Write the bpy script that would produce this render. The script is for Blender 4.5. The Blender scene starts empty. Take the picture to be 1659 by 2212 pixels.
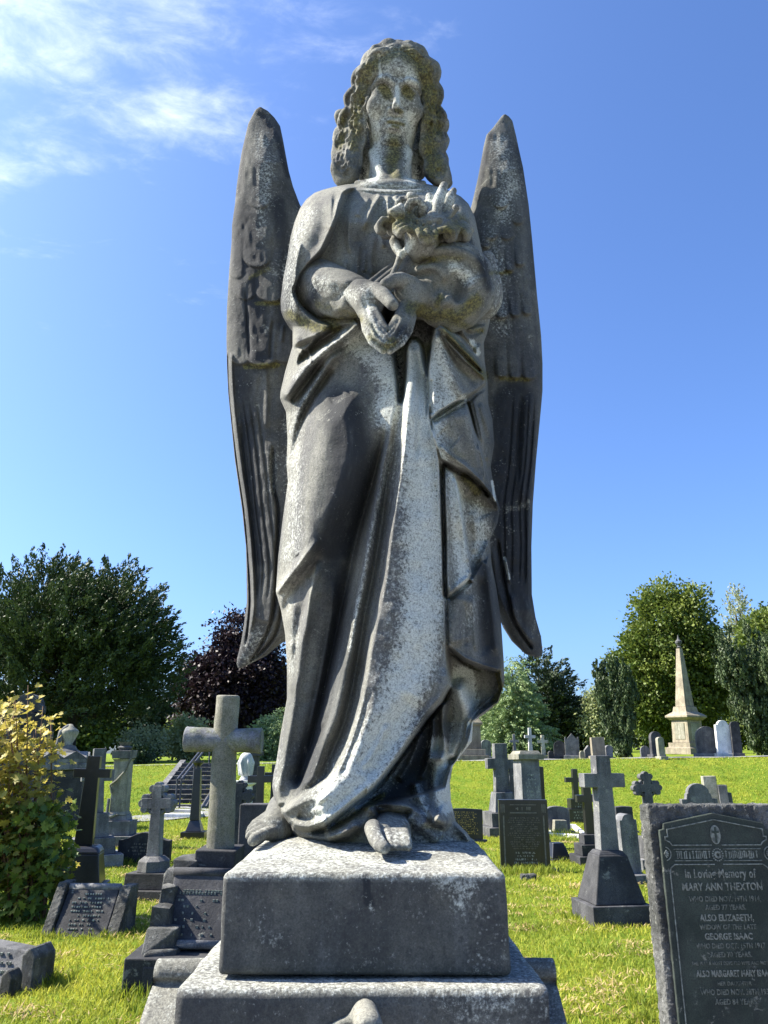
import bpy, math
import numpy as np
from math import radians, sin, cos, tan, atan, pi, sqrt
SC = bpy.context.scene
COL = SC.collection
# ---------------------------------------------------------------- camera, sky, sun
PITCH = radians(17.8); CP, SP = cos(PITCH), sin(PITCH)
CAMZ = 1.6; FPX = 1661.0; CXP, CYP = 829.5, 1106.0       # measured on the photo at 1659 x 2212
cam_d = bpy.data.cameras.new('camera'); cam = bpy.data.objects.new('camera', cam_d); COL.objects.link(cam)
cam.location = (0, 0, CAMZ); cam.rotation_euler = (pi/2 + PITCH, 0, 0)
cam_d.sensor_fit = 'VERTICAL'; cam_d.sensor_height = 36.0; cam_d.lens = 36.0*FPX/2212.0
cam_d.clip_start = 0.05; cam_d.clip_end = 5000
SC.camera = cam
SUN_EL = radians(44); SUN_AZ = radians(8)                # from the left, a little behind the statue
sun_dir = (-cos(SUN_EL)*cos(SUN_AZ), cos(SUN_EL)*sin(SUN_AZ), sin(SUN_EL))
ld = bpy.data.lights.new('sun', 'SUN'); ld.energy = 5.0; ld.angle = radians(0.5); ld.color = (1.0, 0.93, 0.80)
lo = bpy.data.objects.new('sun', ld); COL.objects.link(lo)
import mathutils
lo.rotation_euler = mathutils.Vector(sun_dir).to_track_quat('Z', 'Y').to_euler()
SC.view_settings.view_transform = 'Standard'; SC.view_settings.look = 'None'
SC.view_settings.exposure = 1.62; SC.view_settings.gamma = 1.0
w = bpy.data.worlds.new('World'); SC.world = w; w.use_nodes = True
nt = w.node_tree; nt.nodes.clear()
def wn(t, **k):
    n = nt.nodes.new(t)
    for a, b in k.items(): setattr(n, a, b)
    return n
wout = wn('ShaderNodeOutputWorld'); wbg = wn('ShaderNodeBackground'); wbg.inputs[1].default_value = 0.060
sky = wn('ShaderNodeTexSky', sky_type='NISHITA'); sky.sun_disc = False
sky.sun_elevation = SUN_EL; sky.sun_rotation = math.atan2(sun_dir[0], sun_dir[1])
sky.altitude = 50; sky.air_density = 1.0; sky.dust_density = 2.2; sky.ozone_density = 3.0
def sky_math(op, a, b=None, c=None):
    n = wn('ShaderNodeMath', operation=op)
    for i, v in enumerate((a, b, c)):
        if v is None: continue
        if isinstance(v, (int, float)): n.inputs[i].default_value = v
        else: nt.links.new(v, n.inputs[i])
    return n.outputs[0]
tc = wn('ShaderNodeTexCoord'); sep = wn('ShaderNodeSeparateXYZ'); nt.links.new(tc.outputs['Generated'], sep.inputs[0])
# high thin cloud on a plane far overhead: direction / height
zc = sky_math('MAXIMUM', sep.outputs[2], 0.05)
cxn = sky_math('DIVIDE', sep.outputs[0], zc); cyn = sky_math('DIVIDE', sep.outputs[1], zc)
comb = wn('ShaderNodeCombineXYZ'); nt.links.new(cxn, comb.inputs[0]); nt.links.new(cyn, comb.inputs[1])
def wnoise(scale, det, rough, dist, off=(0, 0, 0)):
    mp = wn('ShaderNodeMapping'); mp.inputs['Location'].default_value = off; mp.inputs['Scale'].default_value = (1.0, 1.5, 1)
    mp.inputs['Rotation'].default_value = (0, 0, radians(-35))
    nt.links.new(comb.outputs[0], mp.inputs[0])
    n = wn('ShaderNodeTexNoise'); n.inputs['Scale'].default_value = scale; n.inputs['Detail'].default_value = det
    n.inputs['Roughness'].default_value = rough; n.inputs['Distortion'].default_value = dist
    nt.links.new(mp.outputs[0], n.inputs[0]); return n.outputs[0]
n1 = wnoise(2.1, 10, 0.56, 0.35, (4.4, 2.9, 0)); n2 = wnoise(8.5, 7, 0.65, 0.4, (0.3, 5.2, 0))
# the cloud bank lies towards the sun (upper left)
dx_ = sky_math('ADD', cxn, 0.80); dy_ = sky_math('SUBTRACT', cyn, 0.62)
dist_ = sky_math('SQRT', sky_math('ADD', sky_math('MULTIPLY', dx_, dx_), sky_math('MULTIPLY', sky_math('MULTIPLY', dy_, dy_), 0.9)))
bank = sky_math('SUBTRACT', 0.60, dist_)
dens = sky_math('ADD', sky_math('MULTIPLY', n1, 1.25), sky_math('MULTIPLY', n2, 0.55))
dens = sky_math('ADD', dens, sky_math('MAXIMUM', sky_math('MULTIPLY', bank, 0.62), -0.5))
mr = wn('ShaderNodeMapRange', interpolation_type='SMOOTHSTEP'); nt.links.new(dens, mr.inputs[0])
mr.inputs[1].default_value = 0.84; mr.inputs[2].default_value = 1.62; mr.inputs[3].default_value = 0; mr.inputs[4].default_value = 1
cl = sky_math('MULTIPLY', mr.outputs[0], sky_math('MINIMUM', sky_math('MULTIPLY', sep.outputs[2], 4.0), 1.0))
tint = wn('ShaderNodeMix', data_type='RGBA', blend_type='MULTIPLY'); tint.inputs[0].default_value = 1.0
nt.links.new(sky.outputs[0], tint.inputs[6]); tint.inputs[7].default_value = (0.86, 1.12, 1.56, 1)
mx = wn('ShaderNodeMix', data_type='RGBA'); nt.links.new(cl, mx.inputs[0]); nt.links.new(tint.outputs[2], mx.inputs[6])
mx.inputs[7].default_value = (11.5, 12.0, 12.6, 1)
nt.links.new(mx.outputs[2], wbg.inputs[0]); nt.links.new(wbg.outputs[0], wout.inputs[0])
# ---------------------------------------------------------------- measuring helpers
def zrow(py, Y):                       # height of the point seen at photo row py, Y metres away
    return CAMZ + Y*np.tan(PITCH + np.arctan((CYP - py)/FPX))
def xcol(px, py, Y):
    return Y*((px - CXP)/FPX)/(CP - ((CYP - py)/FPX)*SP)
def S(px, py, Y):
    return np.array([xcol(px, py, Y), Y, zrow(py, Y)])
def to_px(P):
    x, y, z = P[..., 0], P[..., 1], P[..., 2] - CAMZ
    d = y*CP + z*SP; v = (-y*SP + z*CP)/d
    return CXP + FPX*x/d, CYP - FPX*v
def sstep(a, b, x):
    t = np.clip((x - a)/(b - a), 0, 1); return t*t*(3 - 2*t)
rs = np.random.RandomState(7)
_LAT = rs.rand(64, 64, 64).astype(np.float32)
def vnoise(P, scale):                  # smooth value noise, 0..1
    Q = np.asarray(P, dtype=np.float64)*scale; I = np.floor(Q).astype(int); Fr = Q - I; Fr = Fr*Fr*(3 - 2*Fr); I &= 63; J = (I + 1) & 63
    a, b, c = Fr[..., 0], Fr[..., 1], Fr[..., 2]
    def L(i, j, k): return _LAT[i, j, k]
    x0 = L(I[..., 0], I[..., 1], I[..., 2])*(1-a) + L(J[..., 0], I[..., 1], I[..., 2])*a
    x1 = L(I[..., 0], J[..., 1], I[..., 2])*(1-a) + L(J[..., 0], J[..., 1], I[..., 2])*a
    y0 = L(I[..., 0], I[..., 1], J[..., 2])*(1-a) + L(J[..., 0], I[..., 1], J[..., 2])*a
    y1 = L(I[..., 0], J[..., 1], J[..., 2])*(1-a) + L(J[..., 0], J[..., 1], J[..., 2])*a
    return (x0*(1-b) + x1*b)*(1-c) + (y0*(1-b) + y1*b)*c
# ---------------------------------------------------------------- object helpers
def empty(name, loc, label=None, cat=None, group=None, rz=0.0):
    o = bpy.data.objects.new(name, None); COL.objects.link(o); o.location = loc; o.rotation_euler = (0, 0, rz); o.empty_display_size = 0.1
    tag(o, label, cat, group); return o
def tag(o, label=None, cat=None, group=None, kind=None):
    if label: o['label'] = label
    if cat: o['category'] = cat
    if group: o['group'] = group
    if kind: o['kind'] = kind
    return o
def np_mesh(name, V, F, mat, parent=None, smooth=True, world=True, attrs=None):
    """V (n,3); F (m,3) or (m,4) array or list of such arrays / list of tuples."""
    me = bpy.data.meshes.new(name); V = np.asarray(V, dtype=np.float64)
    if parent is not None and world:
        V = V - np.array(parent.location)
    if isinstance(F, np.ndarray): F = [F]
    if len(F) and isinstance(F[0], np.ndarray):
        li = np.concatenate([f.ravel() for f in F]); ln = np.concatenate([np.full(len(f), f.shape[1]) for f in F])
    else:
        li = np.array([i for f in F for i in f]); ln = np.array([len(f) for f in F])
    me.vertices.add(len(V)); me.vertices.foreach_set('co', V.ravel().astype(np.float32))
    me.loops.add(len(li)); me.loops.foreach_set('vertex_index', li.astype(np.int32))
    me.polygons.add(len(ln)); st = np.concatenate([[0], np.cumsum(ln)[:-1]])
    me.polygons.foreach_set('loop_start', st.astype(np.int32))
    me.polygons.foreach_set('use_smooth', np.full(len(ln), bool(smooth)))
    me.update(calc_edges=True); me.validate()
    if attrs:
        for k, a in attrs.items():
            if a.ndim == 2:
                at_ = me.attributes.new(k, 'FLOAT_COLOR', 'POINT'); c = np.ones((len(V), 4), np.float32); c[:, :a.shape[1]] = a
                at_.data.foreach_set('color', c.ravel())
            else:
                at_ = me.attributes.new(k, 'FLOAT', 'POINT'); at_.data.foreach_set('value', a.astype(np.float32))
    if mat: me.materials.append(mat)
    o = bpy.data.objects.new(name, me); COL.objects.link(o)
    if parent is not None: o.parent = parent
    return o
# ---------------------------------------------------------------- material helpers
class NB:
    def __init__(s, name):
        s.m = bpy.data.materials.new(name); s.m.use_nodes = True; s.t = s.m.node_tree; s.t.nodes.clear()
        s.out = s.t.nodes.new('ShaderNodeOutputMaterial'); s.b = s.t.nodes.new('ShaderNodeBsdfPrincipled')
        s.t.links.new(s.b.outputs[0], s.out.inputs[0]); s.b.inputs['Specular IOR Level'].default_value = 0.3
        s.tc = s.t.nodes.new('ShaderNodeTexCoord')
    def n(s, t, **k):
        n = s.t.nodes.new(t)
        for a, b in k.items(): setattr(n, a, b)
        return n
    def set(s, sock, v):
        if v is None: return
        if hasattr(v, 'links') or hasattr(v, 'is_linked'): s.t.links.new(v, sock)
        else:
            if isinstance(v, tuple) and len(v) == 3 and len(sock.default_value) == 4: v = v + (1,)
            sock.default_value = v
    def noise(s, scale, det=4, rough=0.6, vec=None, dist=0.0, out=0, stretch=None):
        n = s.n('ShaderNodeTexNoise'); n.inputs['Scale'].default_value = scale; n.inputs['Detail'].default_value = det
        n.inputs['Roughness'].default_value = rough; n.inputs['Distortion'].default_value = dist
        v = vec if vec is not None else s.tc.outputs['Object']
        if stretch:
            mp = s.n('ShaderNodeMapping'); mp.inputs['Scale'].default_value = stretch; s.t.links.new(v, mp.inputs[0]); v = mp.outputs[0]
        s.t.links.new(v, n.inputs[0]); return n.outputs[out]
    def ramp(s, v, a, b, lo=0.0, hi=1.0):
        m = s.n('ShaderNodeMapRange', interpolation_type='SMOOTHSTEP'); s.set(m.inputs[0], v)
        for i, x in zip((1, 2, 3, 4), (a, b, lo, hi)): s.set(m.inputs[i], x)
        return m.outputs[0]
    def math(s, op, a, b=None, c=None):
        n = s.n('ShaderNodeMath', operation=op)
        for i, v in enumerate((a, b, c)):
            if v is not None: s.set(n.inputs[i], v)
        return n.outputs[0]
    def mix(s, f, a, b, mode='MIX'):
        n = s.n('ShaderNodeMix', data_type='RGBA', blend_type=mode); s.set(n.inputs[0], f); s.set(n.inputs[6], a); s.set(n.inputs[7], b)
        return n.outputs[2]
    def attr(s, name, out='Fac'):
        n = s.n('ShaderNodeAttribute', attribute_name=name); return n.outputs[out]
    def bump(s, h, strength=0.5, dist=0.01, normal=None):
        n = s.n('ShaderNodeBump'); n.inputs['Strength'].default_value = strength; n.inputs['Distance'].default_value = dist
        s.set(n.inputs['Height'], h)
        if normal is not None: s.t.links.new(normal, n.inputs['Normal'])
        s.t.links.new(n.outputs[0], s.b.inputs['Normal']); return n.outputs[0]
def mat_statue():
    q = NB('weathered_carved_stone')
    st = q.n('ShaderNodeAttribute', attribute_name='stain'); sp = q.n('ShaderNodeSeparateColor'); q.t.links.new(st.outputs['Color'], sp.inputs[0])
    wash_lit, moss, soot_shade = sp.outputs[0], sp.outputs[1], sp.outputs[2]  # pale and dark channels also carry painted sunlight and shade
    big = q.noise(5, 5, 0.6); med = q.noise(24, 7, 0.72); fine = q.noise(420, 3, 0.7); sk = q.noise(190, 5, 0.75)
    streak = q.noise(14, 5, 0.65, stretch=(1, 1, 0.14))
    c = q.mix(q.ramp(big, 0.35, 0.65), (0.158, 0.158, 0.136), (0.255, 0.250, 0.212))
    c = q.mix(q.math('MULTIPLY', q.ramp(streak, 0.45, 0.66), 0.65), c, (0.075, 0.075, 0.082))
    sfac = q.ramp(q.math('ADD', soot_shade, q.math('MULTIPLY', q.math('SUBTRACT', med, 0.5), 0.7)), 0.02, 0.98)
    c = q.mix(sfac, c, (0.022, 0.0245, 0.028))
    c = q.mix(q.math('MULTIPLY', q.ramp(streak, 0.46, 0.34), 0.30), c, (0.155, 0.162, 0.158))
    c = q.mix(q.math('MULTIPLY', q.ramp(sk, 0.54, 0.72, 0.0, 0.20), q.math('SUBTRACT', 1.15, sfac)), c, (0.40, 0.39, 0.37))
    wfac = q.ramp(q.math('ADD', q.math('ADD', wash_lit, q.math('MULTIPLY', q.math('SUBTRACT', sk, 0.5), 2.2)), q.math('MULTIPLY', q.math('SUBTRACT', med, 0.5), 0.8)), 0.22, 0.90)
    c = q.mix(q.math('MULTIPLY', wfac, 0.9), c, (0.60, 0.62, 0.565))
    mfac = q.ramp(q.math('ADD', moss, q.math('MULTIPLY', q.math('SUBTRACT', med, 0.5), 1.5)), 0.24, 0.80)
    mcol = q.mix(q.ramp(sk, 0.4, 0.62), (0.050, 0.046, 0.014), (0.185, 0.170, 0.050))
    c = q.mix(q.math('MULTIPLY', mfac, 0.85), c, mcol)
    lich = q.ramp(q.noise(17, 8, 0.78, dist=0.6), 0.60, 0.66); c = q.mix(q.math('MULTIPLY', lich, 0.55), c, q.mix(q.ramp(sk, .4, .6), (0.20, 0.20, 0.165), (0.46, 0.46, 0.40)))
    vor = q.n('ShaderNodeTexVoronoi'); vor.inputs['Scale'].default_value = 150; q.t.links.new(q.tc.outputs['Object'], vor.inputs[0])
    spot = q.math('MULTIPLY', q.ramp(vor.outputs['Distance'], 0.30, 0.16), q.ramp(med, 0.52, 0.62))
    c = q.mix(q.math('MULTIPLY', spot, q.ramp(big, 0.48, 0.60, 0.05, 0.5)), c, (0.50, 0.50, 0.45))
    c = q.mix(q.ramp(sk, 0.47, 0.36, 0.0, 0.50), c, (0.03, 0.031, 0.034))
    c = q.mix(q.ramp(fine, 0.38, 0.60, 0.40, 0.0), c, (0.03, 0.03, 0.032))
    q.set(q.b.inputs['Base Color'], c); q.b.inputs['Roughness'].default_value = 0.9
    hgt = q.math('ADD', q.math('MULTIPLY', fine, 0.35), q.math('MULTIPLY', sk, 0.8))
    hgt = q.math('ADD', hgt, q.math('MULTIPLY', med, 1.2))
    q.bump(hgt, 0.55, 0.004)
    return q.m
M = {}
M['statue'] = mat_statue()
# ---------------------------------------------------------------- implicit sculpting kit
class Vol:
    def __init__(s, lo, hi, h):
        s.lo = np.array(lo, float); s.h = h; s.n = np.ceil((np.array(hi) - s.lo)/h).astype(int) + 1
        s.F = np.full(s.n, 1.0, np.float32)
    def box(s, lo, hi):
        a = np.clip(np.floor((np.array(lo) - s.lo)/s.h).astype(int), 0, s.n); b = np.clip(np.ceil((np.array(hi) - s.lo)/s.h).astype(int) + 1, 0, s.n)
        if (b <= a).any(): return None, None
        sl = tuple(slice(i, j) for i, j in zip(a, b))
        g = [s.lo[k] + s.h*np.arange(a[k], b[k]) for k in range(3)]
        return sl, np.stack(np.meshgrid(*g, indexing='ij'), -1)
    def put(s, sl, d, k, mode):
        F = s.F[sl]
        if mode == 'add':
            hh = np.clip(0.5 + 0.5*(d - F)/k, 0, 1) if k > 0 else (d > F).astype(float); R = d*(1-hh) + F*hh - k*hh*(1-hh)
        else:
            hh = np.clip(0.5 - 0.5*(F + d)/k, 0, 1) if k > 0 else (-d > F).astype(float); R = F*(1-hh) + (-d)*hh + k*hh*(1-hh)
        s.F[sl] = R
    def ell(s, c, r, R=None, k=0.01, mode='add'):
        c = np.array(c, float); r = np.array(r, float); m = r.max() + k*2 + 0.01
        sl, P = s.box(c - m, c + m)
        if sl is None: return
        Q = P - c
        if R is not None: Q = Q @ np.asarray(R)       # rows of R^T ... columns of R are the local axes
        k0 = np.sqrt(((Q/r)**2).sum(-1)) + 1e-9; k1 = np.sqrt(((Q/(r*r))**2).sum(-1)) + 1e-9
        s.put(sl, k0*(k0 - 1)/k1, k, mode)
    def tube(s, pts, rad, k=0.01, mode='add', flat=None):
        pts = [np.array(p, float) for p in pts]
        if np.isscalar(rad): rad = [rad]*len(pts)
        m = max(rad) + k*2 + 0.01
        lo = np.min(pts, 0) - m; hi = np.max(pts, 0) + m
        sl, P = s.box(lo, hi)
        if sl is None: return
        D = np.full(P.shape[:3], 1.0)
        for i in range(len(pts) - 1):
            a, b = pts[i], pts[i+1]; ab = b - a; L = (ab*ab).sum() + 1e-12
            t = np.clip(((P - a) @ ab)/L, 0, 1)
            d = np.sqrt((((P - a) - t[..., None]*ab)**2).sum(-1)) - (rad[i]*(1-t) + rad[i+1]*t)
            D = np.minimum(D, d)
        s.put(sl, D, k, mode)
    def carve(s, px, rad, k=.004, off=0.0, mode='add'):
        """a ridge or groove chased into the surface already there, following a line drawn on it"""
        P = smoothline(px, 4); out = []
        rr = np.interp(np.linspace(0, 1, len(P)), np.linspace(0, 1, np.size(rad)), np.atleast_1d(rad))
        Ys = np.arange(s.lo[1], s.lo[1] + s.h*(s.n[1] - 1), s.h*.5); r2 = []
        for (x, y), r in zip(P[:, :2], rr):
            Q = S(x, y, Ys) if False else np.stack([xcol(x, y, Ys), Ys, zrow(y, Ys)], -1)
            I = np.round((Q - s.lo)/s.h).astype(int); ok = ((I >= 0) & (I < s.n)).all(1)
            if not ok.any(): continue
            f = np.ones(len(Q)); f[ok] = s.F[I[ok][:, 0], I[ok][:, 1], I[ok][:, 2]]; hit = np.nonzero(f < 0)[0]
            if len(hit) == 0: continue
            out.append(Q[hit[0]] + np.array([0, off, 0])); r2.append(r)
        if len(out) > 1: s.tube(out, r2, k, mode)
    def mesh(s, smooth_it=1):
        F = s.F
        if smooth_it:
            for _ in range(smooth_it):
                for ax in range(3):
                    F = np.clip(F, -3*s.h, 3*s.h) if _ == 0 and ax == 0 else F
                    F = 0.25*np.roll(F, 1, ax) + 0.5*F + 0.25*np.roll(F, -1, ax)
        F = F.copy(); F[0] = F[-1] = 1; F[:, 0] = F[:, -1] = 1; F[:, :, 0] = F[:, :, -1] = 1
        I = F < 0; nx, ny, nz = F.shape
        C = [(a, b, c) for a in (0, 1) for b in (0, 1) for c in (0, 1)]
        cnt = sum(I[a:nx-1+a, b:ny-1+b, c:nz-1+c].astype(np.int8) for a, b, c in C)
        act = (cnt > 0) & (cnt < 8); ids = np.argwhere(act); idx = np.full(act.shape, -1, np.int64); idx[act] = np.arange(len(ids))
        acc = np.zeros((len(ids), 3)); num = np.zeros(len(ids))
        vals = {c: F[ids[:, 0]+c[0], ids[:, 1]+c[1], ids[:, 2]+c[2]] for c in C}
        for c in C:
            for ax in range(3):
                if c[ax] == 0:
                    d = list(c); d[ax] = 1; d = tuple(d); a, b = vals[c], vals[d]; m = (a < 0) != (b < 0)
                    t = np.where(m, a/(a - b + 1e-20), 0); p = np.tile(np.array(c, float), (len(ids), 1)); p[:, ax] += t
                    acc[m] += p[m]; num[m] += 1
        V = s.lo + s.h*(ids + acc/num[:, None])
        Q = []
        for ax in range(3):
            o = [k for k in range(3) if k != ax]
            A = np.moveaxis(I, ax, 0)
            ch = A[:-1] != A[1:]
            e = np.argwhere(ch); e = e[(e[:, 1] > 0) & (e[:, 2] > 0) & (e[:, 1] < A.shape[1]-1) & (e[:, 2] < A.shape[2]-1)]
            fl = A[e[:, 0], e[:, 1], e[:, 2]]
            def gi(da, db):
                ii = [None]*3; ii[ax] = e[:, 0]; ii[o[0]] = e[:, 1] + da; ii[o[1]] = e[:, 2] + db; return idx[ii[0], ii[1], ii[2]]
            q = np.stack([gi(-1, -1), gi(0, -1), gi(0, 0), gi(-1, 0)], 1)
            flip = fl if ax != 1 else ~fl
            q[~flip] = q[~flip][:, ::-1]; Q.append(q)
        return V, np.concatenate(Q)
def merge(parts):
    Vs, Fs, n = [], [], 0
    for V, F in parts: Vs.append(V); Fs.append(F + n); n += len(V)
    return np.concatenate(Vs), np.concatenate(Fs)
# ---------------------------------------------------------------- relief kit (fields over the carved front)
def pdist(PX, PY, poly):
    """distance, signed side and 0..1 position along a polyline"""
    poly = np.array(poly, float); seg = np.diff(poly, axis=0); L = np.hypot(seg[:, 0], seg[:, 1]); cum = np.concatenate([[0], np.cumsum(L)])
    best = np.full(PX.shape, 1e9); sd = np.zeros(PX.shape); tt = np.zeros(PX.shape)
    for i in range(len(seg)):
        dx, dy = PX - poly[i, 0], PY - poly[i, 1]; t = np.clip((dx*seg[i, 0] + dy*seg[i, 1])/(L[i]**2 + 1e-9), 0, 1)
        ex, ey = dx - t*seg[i, 0], dy - t*seg[i, 1]; d = np.hypot(ex, ey); m = d < best
        best = np.where(m, d, best); cr = seg[i, 0]*dy - seg[i, 1]*dx; sd = np.where(m, np.sign(cr), sd); tt = np.where(m, (cum[i] + t*L[i])/cum[-1], tt)
    return best, sd, tt
def smoothline(poly, n=4):
    P = np.array(poly, float)
    if len(P) < 3: return P
    out = []
    for i in range(len(P) - 1):
        p0, p1, p2, p3 = P[max(i-1, 0)], P[i], P[i+1], P[min(i+2, len(P)-1)]
        for t in np.arange(n)/n:
            out.append(0.5*((2*p1) + (-p0 + p2)*t + (2*p0 - 5*p1 + 4*p2 - p3)*t*t + (-p0 + 3*p1 - 3*p2 + p3)*t**3))
    out.append(P[-1]); return np.array(out)
class Relief:
    def __init__(s, PX, PY): s.PX, s.PY, s.h = PX, PY, np.zeros(PX.shape)
    def _bb(s, poly, m):
        p = np.array(poly); a = (s.PX > p[:, 0].min() - m) & (s.PX < p[:, 0].max() + m) & (s.PY > p[:, 1].min() - m) & (s.PY < p[:, 1].max() + m)
        return a
    def ridge(s, poly, wl, wr, amp, ends=(0.15, 0.15), p=2.0):
        """downward line: wl = width on the image-left side, wr = on the image-right side"""
        poly = smoothline(poly); m = s._bb(poly, 3*max(wl, wr))
        if not m.any(): return
        d, sd, t = pdist(s.PX[m], s.PY[m], poly)
        w_ = np.where(sd > 0, wl, wr)         # travelling down the page, +cross is image-left
        a = np.interp(t, np.linspace(0, 1, len(amp)), amp) if np.ndim(amp) else amp
        e = sstep(0, ends[0] + 1e-6, t)*sstep(0, ends[1] + 1e-6, 1 - t)
        s.h[m] += a*np.exp(-(d/w_)**p)*e
    def sdf(s, poly):
        m = s._bb(poly, 44); x, y = s.PX[m], s.PY[m]; P = np.array(poly, float); ins = np.zeros(x.shape, bool)
        for i in range(len(P)):
            a, b = P[i], P[(i+1) % len(P)]
            c = ((a[1] > y) != (b[1] > y)) & (x < (b[0]-a[0])*(y-a[1])/(b[1]-a[1]+1e-12) + a[0]); ins ^= c
        d, _, _ = pdist(x, y, np.vstack([P, P[:1]]))
        return m, np.where(ins, d, -d)
    def step(s, poly, amp, soft=6, sm=True):
        poly = smoothline(list(poly) + [poly[0]], 3)[:-1] if sm else poly
        m, d = s.sdf(poly); s.h[m] += amp*sstep(-soft/2, soft, d)
    def swell(s, poly, amp, width):
        m, d = s.sdf(smoothline(list(poly) + [poly[0]], 3)[:-1]); s.h[m] += amp*sstep(-.35*width, width, d)
    def dome(s, poly, amp, width, sm=True):
        poly = smoothline(list(poly) + [poly[0]], 3)[:-1] if sm else poly
        m, d = s.sdf(poly); q = np.clip(d/width, 0, 1); s.h[m] += amp*np.sqrt(np.maximum(q*(2 - q), 0))
    def blob(s, x, y, rx, ry, amp, rot=0):
        c, n_ = cos(radians(rot)), sin(radians(rot)); dx, dy = s.PX - x, s.PY - y
        a = (dx*c + dy*n_)/rx; b = (-dx*n_ + dy*c)/ry; s.h += amp*np.exp(-(a*a + b*b))
def blur(h, n=1):
    for _ in range(n):
        g = np.pad(h, 1, mode='edge'); h = (g[:-2, 1:-1] + g[2:, 1:-1] + g[1:-1, :-2] + g[1:-1, 2:] + 4*h)/8
    return h
def grid_faces(nr, nc, off=0, closed=False):
    i = np.arange(nr - 1)[:, None]*nc + np.arange(nc - 1)[None, :]
    f = np.stack([i, i + nc, i + nc + 1, i + 1], -1).reshape(-1, 4)
    if closed:
        j = np.arange(nr - 1)*nc; f = np.vstack([f, np.stack([j + nc - 1, j + 2*nc - 1, j + nc, j], -1)])
    return f + off
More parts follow.
